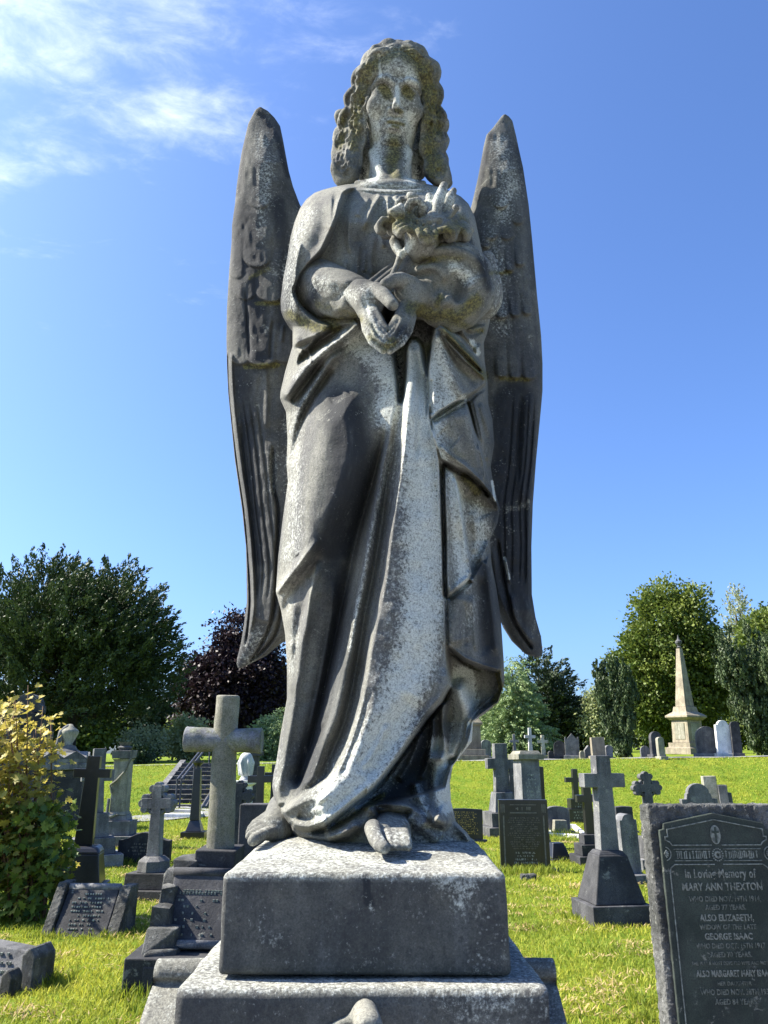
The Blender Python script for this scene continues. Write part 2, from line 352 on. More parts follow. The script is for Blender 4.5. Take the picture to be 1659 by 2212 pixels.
# stains and painted light on the statue: (channel, polyline, radius, strength); 0 rain-washed pale and painted sunlight, 1 moss, 2 dark: soot and painted shade
STAINS_SHADING = [
 (0, [(850,140),(850,200),(850,240),(850,290)], 52, .52), (0, [(885,150),(890,180)], 20, .8), (0, [(858,190),(862,225)], 7, 1.1), (0, [(806,250),(810,300),(806,385)], 22, .80),
 (0, [(884,250),(886,320),(886,390)], 18, .85), (0, [(790,402),(840,405),(910,412),(940,420)], 16, .5), (0, [(818,118),(822,165)], 3, 1.4), (0, [(835,440),(880,440),(940,450)], 20, .45),
 (1, [(826,190),(838,205)], 13, 1.1), (1, [(878,195),(885,205)], 14, 1.1), (1, [(855,238),(866,240)], 6, .9), (1, [(838,263),(872,269)], 6, .8), (1, [(848,272),(860,275)], 5, .8),
 (1, [(852,306),(852,335),(850,372)], 24, .78), (2, [(838,306),(866,308),(852,345)], 16, .6), (1, [(856,115),(804,140),(785,180),(768,240),(765,320)], 22, .62), (1, [(880,115),(915,150),(935,220),(935,320),(940,370)], 26, .8), (2, [(782,370),(790,385)], 10, 1.1), (2, [(903,365),(908,385)], 10, 1.1), (2, [(918,200),(922,300),(930,370)], 12, .5), (2, [(785,200),(776,300),(768,370)], 14, .4), (1, [(745,240),(735,330)], 14, .5),  # dark strokes under the chin and in the neck gaps paint shade
 (2, [(760,150),(745,250),(728,340)], 14, .6), (2, [(740,370),(750,350)], 16, .5), (2, [(905,380),(930,385)], 12, .9),
 (1, [(840,475),(880,480),(930,510),(990,490)], 32, .68), (0, [(930,430),(950,420),(970,430)], 20, .75), (0, [(855,530),(870,550),(890,520)], 10, 1.0), (1, [(895,565),(960,556),(1000,560)], 12, .6),
 (0, [(790,630),(800,680),(815,730)], 20, .50), (1, [(800,730),(830,752),(850,740)], 14, .75), (1, [(690,660),(740,672),(790,690)], 16, .55), (1, [(625,680),(680,706),(725,706)], 15, .85), (1, [(700,690),(780,690)], 12, .7), (1, [(800,700),(820,745)], 10, .6), (2, [(838,670),(838,695)], 12, .9),  # last dark stroke paints the shade in the opening between the hands
 (1, [(890,665),(930,680),(990,685),(1030,650)], 22, .85), (1, [(950,640),(940,670)], 14, .6), (1, [(960,715),(1000,755),(1045,812)], 12, .95), (1, [(1000,700),(1040,715)], 12, .6), (1, [(760,700),(800,750)], 26, .45),
 (0, [(980,575),(1015,600)], 18, .75), (0, [(775,740),(820,780),(850,830),(838,900)], 34, .85), (0, [(1020,740),(1032,762)], 8, 1.0), (0, [(955,715),(985,745),(1010,775)], 5, .9),
 (0, [(906,770),(912,900),(916,1100),(912,1300),(896,1420),(846,1560),(780,1680),(720,1740)], 50, 1.15), (0, [(870,1100),(850,1300),(820,1450),(770,1600)], 30, .30), (0, [(940,740),(955,800),(975,870),(950,890)], 24, .70), (0, [(1000,860),(990,875)], 8, 1.0),
 (0, [(982,1030),(988,1120),(998,1220),(1000,1260)], 18, 1.0), (0, [(1030,1100),(1045,1150),(1025,1200)], 22, .55), (1, [(1000,1030),(1030,1060)], 12, .85),
 (0, [(1000,1465),(1008,1540),(1000,1600),(985,1640)], 24, 1.7), (0, [(948,1610),(952,1680),(965,1740)], 18, 1.5), (0, [(905,1700),(920,1760)], 12, .6), (0, [(846,960),(825,1050),(795,1200),(755,1400)], 7, .5),
 (0, [(1030,1290),(1010,1360)], 18, .35), (1, [(975,900),(960,950),(990,980)], 20, .5), (0, [(930,940),(955,1000)], 6, .8), (1, [(1076,1455),(1086,1490),(1066,1518)], 8, .9), (1, [(720,1790),(790,1745),(830,1716)], 9, .9),
 (2, [(740,880),(760,960),(752,1080),(720,1180)], 50, 1.25), (2, [(690,800),(650,860),(635,950)], 14, .5), (2, [(720,1200),(735,1320),(712,1460),(680,1580),(650,1680)], 40, .85), (2, [(640,1400),(625,1600),(612,1700)], 18, .45),
 (2, [(770,510),(790,560),(770,600),(820,590)], 36, .65), (2, [(1040,560),(1055,620)], 14, .9), (2, [(1000,600),(990,640)], 18, .6), (2, [(980,900),(1010,960),(1040,1030)], 22, .45),
 (2, [(1045,1230),(1056,1330),(1064,1430)], 26, .9), (2, [(925,1560),(910,1640),(870,1700),(820,1740)], 28, 1.0), (2, [(870,720),(900,760),(925,780)], 26, 1.0), (2, [(864,760),(864,860)], 10, 1.0), (2, [(690,620),(672,650)], 16, .8),  # darker back skirt, sleeve hollow, pleat gaps and hollow below the panel
 (0, [(820,1800),(900,1815),(1000,1815),(1020,1830)], 22, .42), (0, [(880,1770),(950,1795)], 20, .45), (0, [(640,1760),(700,1780)], 22, .25), (0, [(560,1790),(600,1780)], 16, .3),
 (0, [(636,900),(632,1000),(640,1120),(625,1200)], 24, .42), (0, [(612,1290),(640,1330),(630,1450)], 16, .35), (0, [(600,1620),(595,1700)], 14, .35), (0, [(668,460),(640,520),(622,610),(640,680)], 22, .42), (0, [(690,612),(730,628),(760,640)], 20, .48), (0, [(745,715),(690,765),(640,815)], 12, .45), (0, [(700,800),(660,860),(636,930)], 10, .35), (0, [(560,1370),(540,1420)], 26, .35), (0, [(655,1210),(625,1245),(600,1275)], 12, .35), (0, [(790,640),(800,690),(820,740)], 18, .55),  # pale strokes paint sunlight onto left-facing robe, sleeve and hand
 (0, [(565,300),(575,370),(570,430)], 26, .40), (0, [(560,440),(565,530)], 18, .3), (2, [(560,240),(600,300),(622,380)], 12, .9), (2, [(530,300),(512,420)], 12, .8),
 (2, [(520,470),(540,560),(545,700),(560,770)], 52, 1.0), (2, [(520,800),(540,1000),(560,1200)], 44, .85), (2, [(600,440),(620,560),(610,700)], 30, .9), (1, [(530,792),(600,788)], 7, 1.0), (1, [(555,655),(600,655)], 6, .8), (1, [(540,600),(580,582)], 7, .7), (0, [(590,980),(588,1060)], 14, .35),
 (0, [(1080,310),(1105,400),(1085,470)], 28, .48), (0, [(1060,500),(1080,600),(1080,700)], 28, .36), (2, [(1060,290),(1045,350),(1030,430)], 12, .9), (2, [(1120,320),(1145,500),(1150,620)], 16, .8), (2, [(1150,640),(1160,780)], 24, .6),
 (2, [(1110,870),(1110,1000),(1110,1150),(1115,1300),(1150,1390)], 58, 1.3), (1, [(1060,590),(1100,588)], 8, .7), (1, [(1080,818),(1140,820)], 7, .8), (0, [(1090,1205),(1100,1250)], 3, 1.2), (0, [(1063,1040),(1069,1080)], 3, 1.2),
 (0, [(540,1850),(660,1840),(790,1858),(900,1870)], 30, .55), (2, [(790,1896),(797,1950)], 9, 1.4), (0, [(803,1955),(806,1975)], 3, 1.2), (0, [(960,1900),(1010,1915),(990,1950)], 26, .55), (0, [(560,1960),(575,2020)], 34, .22), (0, [(1000,2170),(1140,2160)], 60, .34), (0, [(470,2116),(900,2122),(1100,2118)], 8, .5),
]
def stain_shading(V, extra=None):
    x, y = to_px(V); A = np.zeros((len(V), 3), np.float32)
    if extra is not None: A[:] = extra(V)
    for ch, pl, r, s_ in STAINS_SHADING:
        p = np.array(pl, float); m = (x > p[:, 0].min() - 2*r) & (x < p[:, 0].max() + 2*r) & (y > p[:, 1].min() - 2*r) & (y < p[:, 1].max() + 2*r) & (V[:, 1] < 1.9)
        if m.any():
            d, _, _ = pdist(x[m], y[m], p if len(p) > 1 else np.vstack([p, p + 1])); A[m, ch] = np.maximum(A[m, ch], s_*np.exp(-(d/r)**2))
    return {'stain': A}
# ================================================================ THE ANGEL
YC = 1.35                                                   # middle plane of the figure
ZP = 1.473                                                  # top of the block it stands on
angel = empty('angel_statue', (-0.03, YC, ZP), 'life-size grey stone angel with tall wings holding lilies, standing on the square block', 'statue')
def interp_outline(pts, rows):
    p = np.array(sorted(pts, key=lambda q: q[1]), float); return np.interp(rows, p[:, 1], p[:, 0])
def build_gown():
    Lf = [(760,396),(728,402),(700,409),(680,416),(662,430),(648,450),(636,480),(628,510),(621,555),(612,600),(606,650),(607,672),(617,690),(632,706),(632,748),(616,803),(606,846),(605,860),(618,889),(621,950),(619,1004),(622,1040),(611,1120),(601,1203),(596,1279),(607,1318),(616,1371),(620,1440),(620,1509),(606,1586),(598,1640),(591,1672),(588,1698),(594,1740),(604,1762),(613,1785),(626,1808),(650,1822)]
    Rt = [(915,396),(945,402),(972,412),(995,424),(1012,440),(1026,470),(1039,533),(1055,589),(1067,616),(1064,665),(1054,714),(1045,740),(1047,780),(1053,820),(1055,873),(1064,905),(1068,958),(1060,1008),(1067,1054),(1080,1097),(1075,1130),(1058,1167),(1062,1219),(1072,1269),(1082,1338),(1088,1424),(1090,1474),(1077,1517),(1050,1540),(1022,1560),(1019,1602),(997,1630),(978,1655),(972,1690),(974,1730),(985,1775),(1010,1800),(1024,1822)]
    rows = np.arange(396, 1823, 1.45); nc = 520
    xl = blur(np.tile(interp_outline(Lf, rows), (3, 1)), 3)[1]; xr = blur(np.tile(interp_outline(Rt, rows), (3, 1)), 3)[1]
    a = np.linspace(-pi/2, pi/2, nc); a = a*0.6 + 0.4*(pi/2)*np.sin(a)
    xc = (xl + xr)/2; W = (xr - xl)/2
    PX = xc[:, None] + W[:, None]*np.sin(a)[None, :]; PY = np.tile(rows[:, None], (1, nc))
    D = np.interp(rows, [396, 410, 430, 480, 560, 650, 740, 860, 1000, 1300, 1600, 1740, 1822], [.055, .085, .105, .125, .135, .135, .13, .145, .150, .145, .150, .175, .20])
    Yb = YC - D[:, None]*np.cos(a)[None, :]**0.75
    R = Relief(PX, PY)
    rg, st, dm, bl = R.ridge, R.step, R.dome, R.blob
    # --- chest and cape
    bl(770, 470, 34, 42, .016); bl(900, 480, 40, 46, .016)
    rg([(822,420),(806,445),(790,480),(784,500)], 5, 8, .011, (.05, .3)); rg([(838,422),(838,450),(842,480)], 5, 5, .010, (.05, .4)); rg([(826,470),(824,510),(829,538)], 5, 5, .007)
    rg([(852,422),(862,440)], 5, 5, .008); rg([(800,428),(778,448),(770,470)], 6, 10, .006); rg([(810,500),(800,560),(806,600)], 8, 8, .006); rg([(775,520),(770,580),(775,610)], 7, 7, .006)
    rg([(757,405),(800,411),(850,414),(900,410),(935,404)], 4, 3, .007, (.02, .02))
    cape = [(560,380),(753,400),(744,420),(732,460),(720,495),(712,512),(700,538),(686,556),(670,572),(652,596),(640,618),(637,633),(648,655),(668,676),(690,694),(716,706),(680,730),(560,740)]
    st(cape, .032, 8); rg([(753,402),(744,425),(731,462),(719,496),(701,538),(676,566),(650,600),(638,628),(650,658),(685,691),(716,706)], 13, 3, .012, (.02, .05))
    rg([(716,415),(714,460),(712,500)], 16, 5, .007); rg([(690,430),(668,500),(640,580),(622,640)], 22, 22, .010); rg([(650,470),(632,560),(618,650)], 14, 18, .006)
    R.h -= .055*np.exp(-(((PX-680)/34)**2 + ((PY-630)/52)**2))*(1 - 0*PX)*sstep(636, 650, PX)     # hollow of the wide sleeve
    R.step([(808,640),(868,640),(866,690),(840,716),(812,690)], -.07, 10)
    # --- shoulder and mantle on the far side
    rg([(985,430),(1010,470),(1030,530),(1045,590),(1052,640)], 18, 14, .016); rg([(960,440),(975,500),(985,540)], 10, 14, .007)
    st([(1000,420),(1030,470),(1060,580),(1080,640),(1060,700),(1036,660),(1034,600),(1018,530)], .010, 8)
    # --- waist cloth under the near arm
    rg([(640,720),(644,760),(650,800)], 10, 8, .008)
    rg([(688,716),(676,735),(660,752),(648,768)], 8, 6, .016, (.2, .1)); 
    R.step([(655,755),(665,752),(690,728),(735,705),(762,700),(745,722),(700,752),(668,782),(645,792),(644,776)], -.022, 7)
    rg([(666,752),(671,772),(672,784)], 2.5, 2.5, .008, (.1, .1))
    rg([(776,698),(740,727),(700,758),(660,795),(632,832),(611,864)], 13, 11, .034, (.02, .06), 2.2)
    rg([(748,752),(716,775),(700,800),(672,850),(648,895),(634,960),(622,1035)], 11, 10, .020, (.12, .15), 2)
    rg([(697,780),(675,812),(650,845),(628,872)], 8, 8, -.018, (.1, .1))
    rg([(720,790),(695,828),(668,868),(648,915),(636,965),(627,1015)], 9, 8, -.026, (.1, .15))
    # --- thigh and knee of the bent leg
    R.swell([(742,840),(776,848),(800,900),(806,960),(798,1020),(780,1080),(750,1140),(715,1190),(680,1230),(640,1250),(618,1210),(618,1120),(630,1030),(645,960),(668,900),(705,855)], .044, 62)
    rg([(742,846),(730,856),(712,868)], 8, 9, -.004); rg([(700,870),(660,960),(642,1060),(636,1150)], 26, 40, .008)
    rg([(770,735),(810,765),(846,800),(852,860),(838,920),(815,990),(790,1060)], 40, 16, .015, (.45, .3))
    pass
    # --- pulled folds below the knee
    rg([(692,1160),(668,1190),(640,1226),(612,1262),(597,1282)], 8, 6, .024, (.3, .03)); rg([(700,1182),(672,1220),(640,1262),(620,1300),(606,1345)], 9, 12, -.014, (.2, .2))
    rg([(643,1200),(636,1192),(640,1184)], 6, 5, .006)
    rg([(688,1205),(676,1262),(662,1338),(650,1400),(640,1480),(627,1565),(612,1640),(600,1710),(604,1745)], 7, 14, .024, (.08, .02), 1.6)
    rg([(650,1300),(640,1400),(632,1480)], 10, 10, -.010); rg([(628,1380),(632,1440),(628,1500)], 8, 8, .008)
    R.h -= .012*np.exp(-(((PX - (760 - (PY-1100)*0.17))/34)**2))*sstep(1040, 1160, PY)*sstep(1760, 1600, PY)
    # valley, second fold and the wide pale panel
    V0 = [(848,905),(820,985),(796,1072),(772,1160),(755,1236),(735,1330),(716,1420),(694,1520),(668,1620),(650,1680),(634,1715)]
    rg(V0, 16, 9, -.034, (.12, .05), 1.6)
    V1 = [(852,900),(830,985),(814,1072),(800,1150),(786,1238),(768,1330),(752,1418),(741,1460),(722,1545),(690,1614),(664,1680),(652,1712)]
    rg(V1, 7, 17, .026, (.1, .03), 2.4)
    rg([(700,1560),(680,1640),(664,1690)], 7, 7, -.008)
    V2 = [(870,860),(850,960),(833,1050),(822,1140),(806,1236),(786,1330),(772,1420),(758,1500),(738,1575),(708,1650),(690,1700)]
    rg(V2, 8, 8, -.012, (.12, .05), 2)
    panel = [(874,800),(884,742),(924,742),(926,823),(929,889),(932,915),(949,992),(954,1120),(960,1285),(964,1424),(969,1478),(954,1508),(936,1527),(917,1553),(896,1585),(874,1613),(848,1650),(823,1682),(796,1712),(767,1736),(738,1760),(707,1782),(682,1792),(660,1796),(640,1792),(622,1780),(606,1757),(604,1750),(625,1732),(655,1712),(690,1690),(722,1660),(752,1590),(775,1510),(790,1420),(810,1320),(826,1236),(838,1140),(852,1050),(864,960),(870,880)]
    m, d = R.sdf(smoothline(panel + [panel[0]], 2)[:-1]); R.h[m] += .036*np.where(PX[m] < 905 - (PY[m] - 1000)*.16, sstep(-3, 12, d), sstep(-1, 4, d))*sstep(780, 900, PY[m]) + .010*sstep(0, 40, d)
    rg([(874,815),(866,900),(857,972),(846,1050),(838,1137),(829,1190),(820,1238),(806,1330),(793,1418),(786,1480),(764,1577),(734,1664),(712,1710),(698,1740),(684,1768),(676,1785)], 11, 28, .013, (.12, .02), 1.7)
    rg([(968,1440),(954,1500),(918,1545),(874,1604),(823,1672),(767,1726),(707,1772),(660,1787)], 12, 12, .010, (.05, .02)); 
    rg([(900,1500),(860,1560),(820,1620),(780,1680)], 26, 26, -.009); rg([(910,900),(906,1100),(902,1300)], 22, 22, -.006)
    # rolled hem at the lower left
    rg([(606,1756),(640,1738),(680,1722),(700,1735)], 12, 16, .016, (.02, .1)); rg([(604,1760),(635,1782),(672,1790),(712,1780)], 10, 12, .014, (.02, .1)); rg([(640,1760),(670,1768),(700,1758)], 8, 9, -.012)
    rg([(625,1790),(660,1805),(700,1812),(740,1800),(775,1770)], 12, 12, .022, (.05, .1))
    rg([(660,1800),(720,1786),(790,1740),(830,1716)], 5, 6, -.020, (.2, .2))
    # --- pleat and dark gaps under the hands
    R.step([(846,742),(872,700),(934,690),(936,740),(926,790),(922,812),(906,742),(884,742),(880,800),(872,862),(860,870),(856,830)], -.065, 8)
    rg([(885,740),(886,800),(884,860),(880,930)], 16, 16, .018, (.1, .5), 2.5); rg([(905,735),(912,790),(922,815)], 5, 5, .010)
    rg([(862,800),(866,850),(862,880)], 3, 3, .012)
    rg([(926,740),(926,823),(929,889),(946,990),(954,1120),(961,1285),(964,1400)], 4, 2.5, .012, (.02, .02))
    # --- falling cascade on the right
    R.step([(930,738),(936,712),(950,700),(992,724),(1036,780),(1052,812),(1050,828),(1030,846),(1006,860),(980,872),(950,890),(931,906),(927,870),(926,800)], .046, 4, False)
    rg([(939,716),(958,750),(972,790),(988,830),(1006,856)], 16, 8, .014, (.1, .05)); rg([(958,740),(980,772),(1010,810),(1030,836)], 8, 8, -.008)
    R.step([(948,704),(962,708),(996,742),(1030,780),(1054,812),(1050,824),(1036,812),(1000,780),(966,742)], .022, 4, False)
    rg([(952,704),(990,748),(1024,782),(1050,804)], 4, 7, .012, (.05, .02), 2); rg([(960,722),(1000,764),(1040,804)], 4, 5, -.020, (.05, .05))
    rg([(986,700),(1005,735),(1022,765),(1030,760),(1042,742)], 7, 7, .014, (.1, .1)); R.step([(992,710),(1050,700),(1046,740),(1030,762),(1015,745)], .014, 5, False); rg([(1000,712),(1020,722),(1046,712)], 5, 5, -.010)
    rg([(931,905),(960,888),(990,872),(1006,862)], 4, 4, .006, (.05, .05))
    R.step([(932,908),(1004,864),(1012,880),(1025,930),(1036,960),(1050,1010),(1062,1050),(1078,1090),(1080,1100),(1056,1064),(1036,1040),(1012,1019),(984,1010),(962,998),(950,992),(936,945)], .042, 4, False)
    rg([(1000,880),(1018,940),(1030,1000),(1050,1050)], 22, 12, .012, (.1, .1)); rg([(950,960),(975,985),(1010,1010),(1052,1056),(1078,1094)], 6, 4, .010, (.05, .02)); rg([(952,930),(985,960)], 16, 16, -.006)
    R.step([(1012,872),(1030,852),(1050,840),(1058,900),(1066,958),(1058,1005),(1045,1035),(1034,960),(1022,905)], .010, 5, False)
    rg([(1036,868),(1050,910),(1062,955),(1054,1000)], 8, 6, .012, (.1, .1)); rg([(1010,866),(1022,920),(1033,972)], 3, 3, -.014, (.05, .1)); rg([(1022,862),(1036,920),(1044,960)], 4, 4, .008)
    # open inside of the cascade, the pale tube and its swinging flap
    R.step([(951,994),(984,1012),(1012,1022),(1040,1046),(1056,1066),(1079,1101),(1075,1130),(1058,1165),(1039,1208),(1020,1240),(1006,1232),(1000,1130),(992,1040),(958,1006)], -.010, 5, False)
    R.step([(955,1000),(960,1000),(964,1100),(966,1200),(966,1290),(956,1290)], -.018, 4, False)
    R.step([(960,1004),(984,1020),(992,1060),(1002,1130),(1012,1190),(1019,1238),(1014,1250),(990,1272),(966,1292),(962,1240),(962,1150),(958,1060)], .034, 4, False)
    rg([(962,1020),(964,1100),(966,1200),(968,1280)], 4, 8, .010, (.05, .05)); rg([(985,1030),(998,1120),(1012,1215)], 8, 4, .008, (.05, .05)); rg([(968,1284),(990,1264),(1014,1246)], 5, 5, .007)
    rg([(1010,1060),(1035,1090),(1050,1120)], 20, 20, -.010); rg([(1050,1064),(1077,1100),(1070,1134),(1050,1180),(1030,1220)], 6, 5, .014, (.05, .1)); rg([(1020,1100),(1030,1150),(1026,1200)], 9, 9, .008)
    # broad back skirt with its swinging hem
    R.step([(964,1295),(1020,1246),(1040,1212),(1060,1170),(1100,1170),(1110,1480),(1092,1480),(1078,1449),(1046,1441),(1004,1424),(966,1394)], .016, 5, False)
    rg([(1000,1280),(985,1330),(980,1370),(990,1400)], 20, 24, .016); rg([(1050,1190),(1058,1260),(1068,1340),(1075,1420)], 9, 8, .016, (.1, .1)); rg([(1036,1240),(1038,1330),(1050,1420)], 12, 12, -.012)
    rg([(966,1392),(1004,1421),(1046,1438),(1077,1447)], 4, 3, .008, (.02, .02))
    # the hollow beneath it, the leg and the knee drapery
    R.step([(966,1398),(1004,1426),(1046,1443),(1076,1452),(1088,1490),(1074,1516),(1040,1540),(1024,1556),(1000,1630),(975,1655),(960,1700),(900,1720),(860,1728),(800,1740),(770,1745),(823,1686),(874,1617),(917,1557),(954,1512),(972,1480)], -.080, 6, False)
    R.step([(1074,1450),(1090,1476),(1086,1500),(1070,1520),(1040,1544),(1022,1562),(1020,1600),(1000,1628),(985,1640),(1000,1600),(1006,1560),(1030,1530),(1060,1500),(1070,1470)], .030, 5, False)
    rg([(988,1462),(996,1500),(1008,1540),(1004,1580),(990,1622),(975,1650)], 20, 16, .040, (.15, .1), 2.4)
    rg([(958,1510),(956,1560),(960,1610),(952,1650)], 8, 8, .026, (.1, .1)); rg([(938,1540),(934,1600),(920,1660),(906,1690)], 8, 7, .018, (.1, .1)); rg([(912,1580),(890,1640),(860,1690)], 9, 8, .014, (.1, .1))
    rg([(947,1620),(948,1680),(944,1740),(950,1790)], 20, 22, .042, (.12, .1), 2.4); bl(945, 1640, 14, 22, .012)
    rg([(968,1640),(968,1700),(975,1750),(1000,1790),(1020,1815)], 10, 10, .030, (.1, .05))
    rg([(898,1688),(905,1720),(930,1760),(970,1790)], 10, 14, .030, (.05, .1)); rg([(940,1755),(975,1775),(1012,1800),(1022,1822)], 18, 18, .034, (.1, .02)); rg([(880,1760),(920,1790),(950,1815)], 14, 12, .026, (.1, .05))
    rg([(780,1745),(830,1738),(880,1742),(910,1760),(925,1790)], 12, 8, .034, (.1, .1)); rg([(770,1755),(810,1742),(850,1748)], 5, 5, -.010); rg([(815,1752),(850,1748),(880,1758)], 5, 5, .008)
    rg([(700,1806),(760,1790),(800,1758),(815,1748)], 14, 14, .024, (.1, .1))
    for g_, wd, am in (([(934,913),(962,896),(990,880),(1008,869)], 4, -.022), ([(954,1001),(984,1019),(1012,1028),(1040,1052),(1058,1074)], 4, -.020), ([(968,1400),(1004,1430),(1046,1447),(1072,1455)], 4, -.022),
                       ([(969,1296),(992,1278),(1018,1254)], 4, -.016), ([(1045,1216),(1062,1180),(1078,1140)], 4, -.014), ([(975,1482),(958,1516),(922,1558),(880,1614),(828,1686),(772,1738),(712,1786)], 4, -.022), ([(930,820),(932,895)], 3, -.014)): rg(g_, wd, wd, am, (.04, .04))
    for g_, wl_, wr_, am in (([(720,1240),(716,1330),(700,1430),(682,1520),(664,1600)], 5, 8, .006), ([(660,1230),(668,1300),(660,1380)], 6, 6, .005), ([(800,1480),(780,1560),(752,1640),(730,1690)], 8, 8, -.006), ([(840,1560),(810,1620),(780,1665)], 7, 7, .005),
                       ([(905,800),(903,900),(900,1000)], 5, 5, -.005), ([(1000,1290),(1006,1340),(1004,1400)], 6, 6, -.006), ([(1020,1280),(1024,1340),(1028,1410)], 5, 7, .007), ([(650,520),(640,570),(636,610)], 8, 5, .007), ([(730,430),(724,470),(716,500)], 4, 4, .006),
                       ([(745,560),(748,600),(750,620)], 6, 6, .006), ([(790,540),(786,590)], 5, 5, .005), ([(760,440),(752,500),(756,550)], 5, 7, .006), ([(880,560),(850,600)], 6, 6, .004), ([(628,760),(622,800),(618,830)], 6, 6, .006)): rg(g_, wl_, wr_, am)
    R.h += .0025*(vnoise(np.stack([PX/22, PY/22, 0*PX], -1), 1.0) - .5) + .006*(vnoise(np.stack([PX/90, PY/90, 0*PX + 5], -1), 1.0) - .5)
    h = 1.22*blur(R.h, 1)
    edge = sstep(0.0, 0.30, np.cos(a))[None, :]
    Yf = Yb - h*edge
    Yf = np.minimum(Yf, YC - 0.004*np.cos(a)[None, :])
    Vf = np.stack([xcol(PX, PY, Yf), Yf, zrow(PY, Yf)], -1)
    # the back: plain, with shallow vertical folds, closing on the silhouette
    nb = 90; b = np.linspace(0, pi, nb + 2)[1:-1]
    Lp, Rp = Vf[:, 0], Vf[:, -1]; cx = (Lp[:, 0] + Rp[:, 0])/2; rx = (Rp[:, 0] - Lp[:, 0])/2
    fold = 1 + .06*np.cos(9*b)[None, :]*sstep(560, 900, rows)[:, None]
    Vb = np.stack([cx[:, None] + rx[:, None]*np.cos(b)[None, :], YC + 0.8*D[:, None]*np.sin(b)[None, :]**.75*fold, np.tile(((Lp[:, 2] + Rp[:, 2])/2)[:, None], (1, nb))], -1)
    Vall = np.concatenate([Vf, Vb], 1); n = Vall.shape[1]; nr = len(rows); V = Vall.reshape(-1, 3)
    F = [grid_faces(nr, n, closed=True)]
    caps = []
    for r0, fl in ((0, True), (nr - 1, False)):
        c = Vall[r0].mean(0); V = np.vstack([V, c]); ci = len(V) - 1; k = r0*n + np.arange(n); k2 = r0*n + (np.arange(n) + 1) % n
        t = np.stack([k, k2, np.full(n, ci)], 1); caps.append(t if fl else t[:, ::-1])
    F += caps
    F[0] = F[0][:, :]
    o = np_mesh('gown', V, F, M['statue'], angel, attrs=stain_shading(V)); return o
build_gown()
def build_wing(Lf, Rt, feathers, grooves, side):
    rows = np.arange(min(p[1] for p in Lf + Rt), max(p[1] for p in Lf + Rt) + .1, 2.0); nc = 220
    xl = blur(np.tile(interp_outline(Lf, rows), (3, 1)), 2)[1]; xr = blur(np.tile(interp_outline(Rt, rows), (3, 1)), 2)[1]
    a = np.linspace(-pi/2, pi/2, nc); a = .5*a + .5*(pi/2)*np.sin(a)
    xc, W = (xl + xr)/2, np.maximum((xr - xl)/2, .5)
    PX = xc[:, None] + W[:, None]*np.sin(a)[None]; PY = np.tile(rows[:, None], (1, nc))
    R = Relief(PX, PY)
    for cx, y0, y1, w_, lean, amp in feathers:
        # shingled feather: half width w_, blunt rounded lower end, thickest at its tip
        t = np.clip((PY - y0)/(y1 - y0), -.2, 1.4); x0 = cx + lean*(t - 1); u = (PX - x0)/w_
        tip = y1 - w_*1.15*(1 - np.sqrt(np.clip(1 - u*u, 0, 1))); inside = sstep(1.05, .35, np.abs(u))*sstep(0, 4, tip - PY)*sstep(y0, y0 + 20, PY)
        R.h = np.maximum(R.h, inside*amp*np.clip(t, 0, 1)**2)
    for g in grooves: R.ridge(*g)
    R.h += .004*(vnoise(np.stack([PX/30, PY/30, 0*PX + 9], -1), 1.0) - .5) + .0022*(vnoise(np.stack([PX/8, PY/14, 0*PX + 3], -1), 1.0) - .5)
    h = blur(R.h, 1)
    thick = .05*np.clip((rows - rows[0])/120, .15, 1)*np.clip((rows[-1] - rows)/120 + .15, .15, 1)
    YW = 1.47 + .0*rows
    Yf = YW[:, None] - thick[:, None]*np.cos(a)[None]**.6 - h*sstep(0, .3, np.cos(a))[None]
    Vf = np.stack([xcol(PX, PY, Yf), Yf, zrow(PY, Yf)], -1)
    nb = 60; b = np.linspace(0, pi, nb + 2)[1:-1]; Lp, Rp = Vf[:, 0], Vf[:, -1]
    cx, rx = (Lp[:, 0] + Rp[:, 0])/2, (Rp[:, 0] - Lp[:, 0])/2
    Vb = np.stack([cx[:, None] + rx[:, None]*np.cos(b)[None], Lp[:, 1:2] + 1.3*thick[:, None]*np.sin(b)[None]**.6, np.tile(((Lp[:, 2] + Rp[:, 2])/2)[:, None], (1, nb))], -1)
    A = np.concatenate([Vf, Vb], 1); n = A.shape[1]; nr = len(rows); V = A.reshape(-1, 3); F = [grid_faces(nr, n, closed=True)]
    for r0, fl in ((0, True), (nr - 1, False)):
        c = A[r0].mean(0); V = np.vstack([V, c]); k = r0*n + np.arange(n); k2 = r0*n + (np.arange(n) + 1) % n
        t = np.stack([k, k2, np.full(n, len(V) - 1)], 1); F.append(t if fl else t[:, ::-1])
    np_mesh('wing', V, F, M['statue'], angel, attrs=stain_shading(V, lambda V: np.tile(np.array([[0., 0., .55]], np.float32), (len(V), 1))))
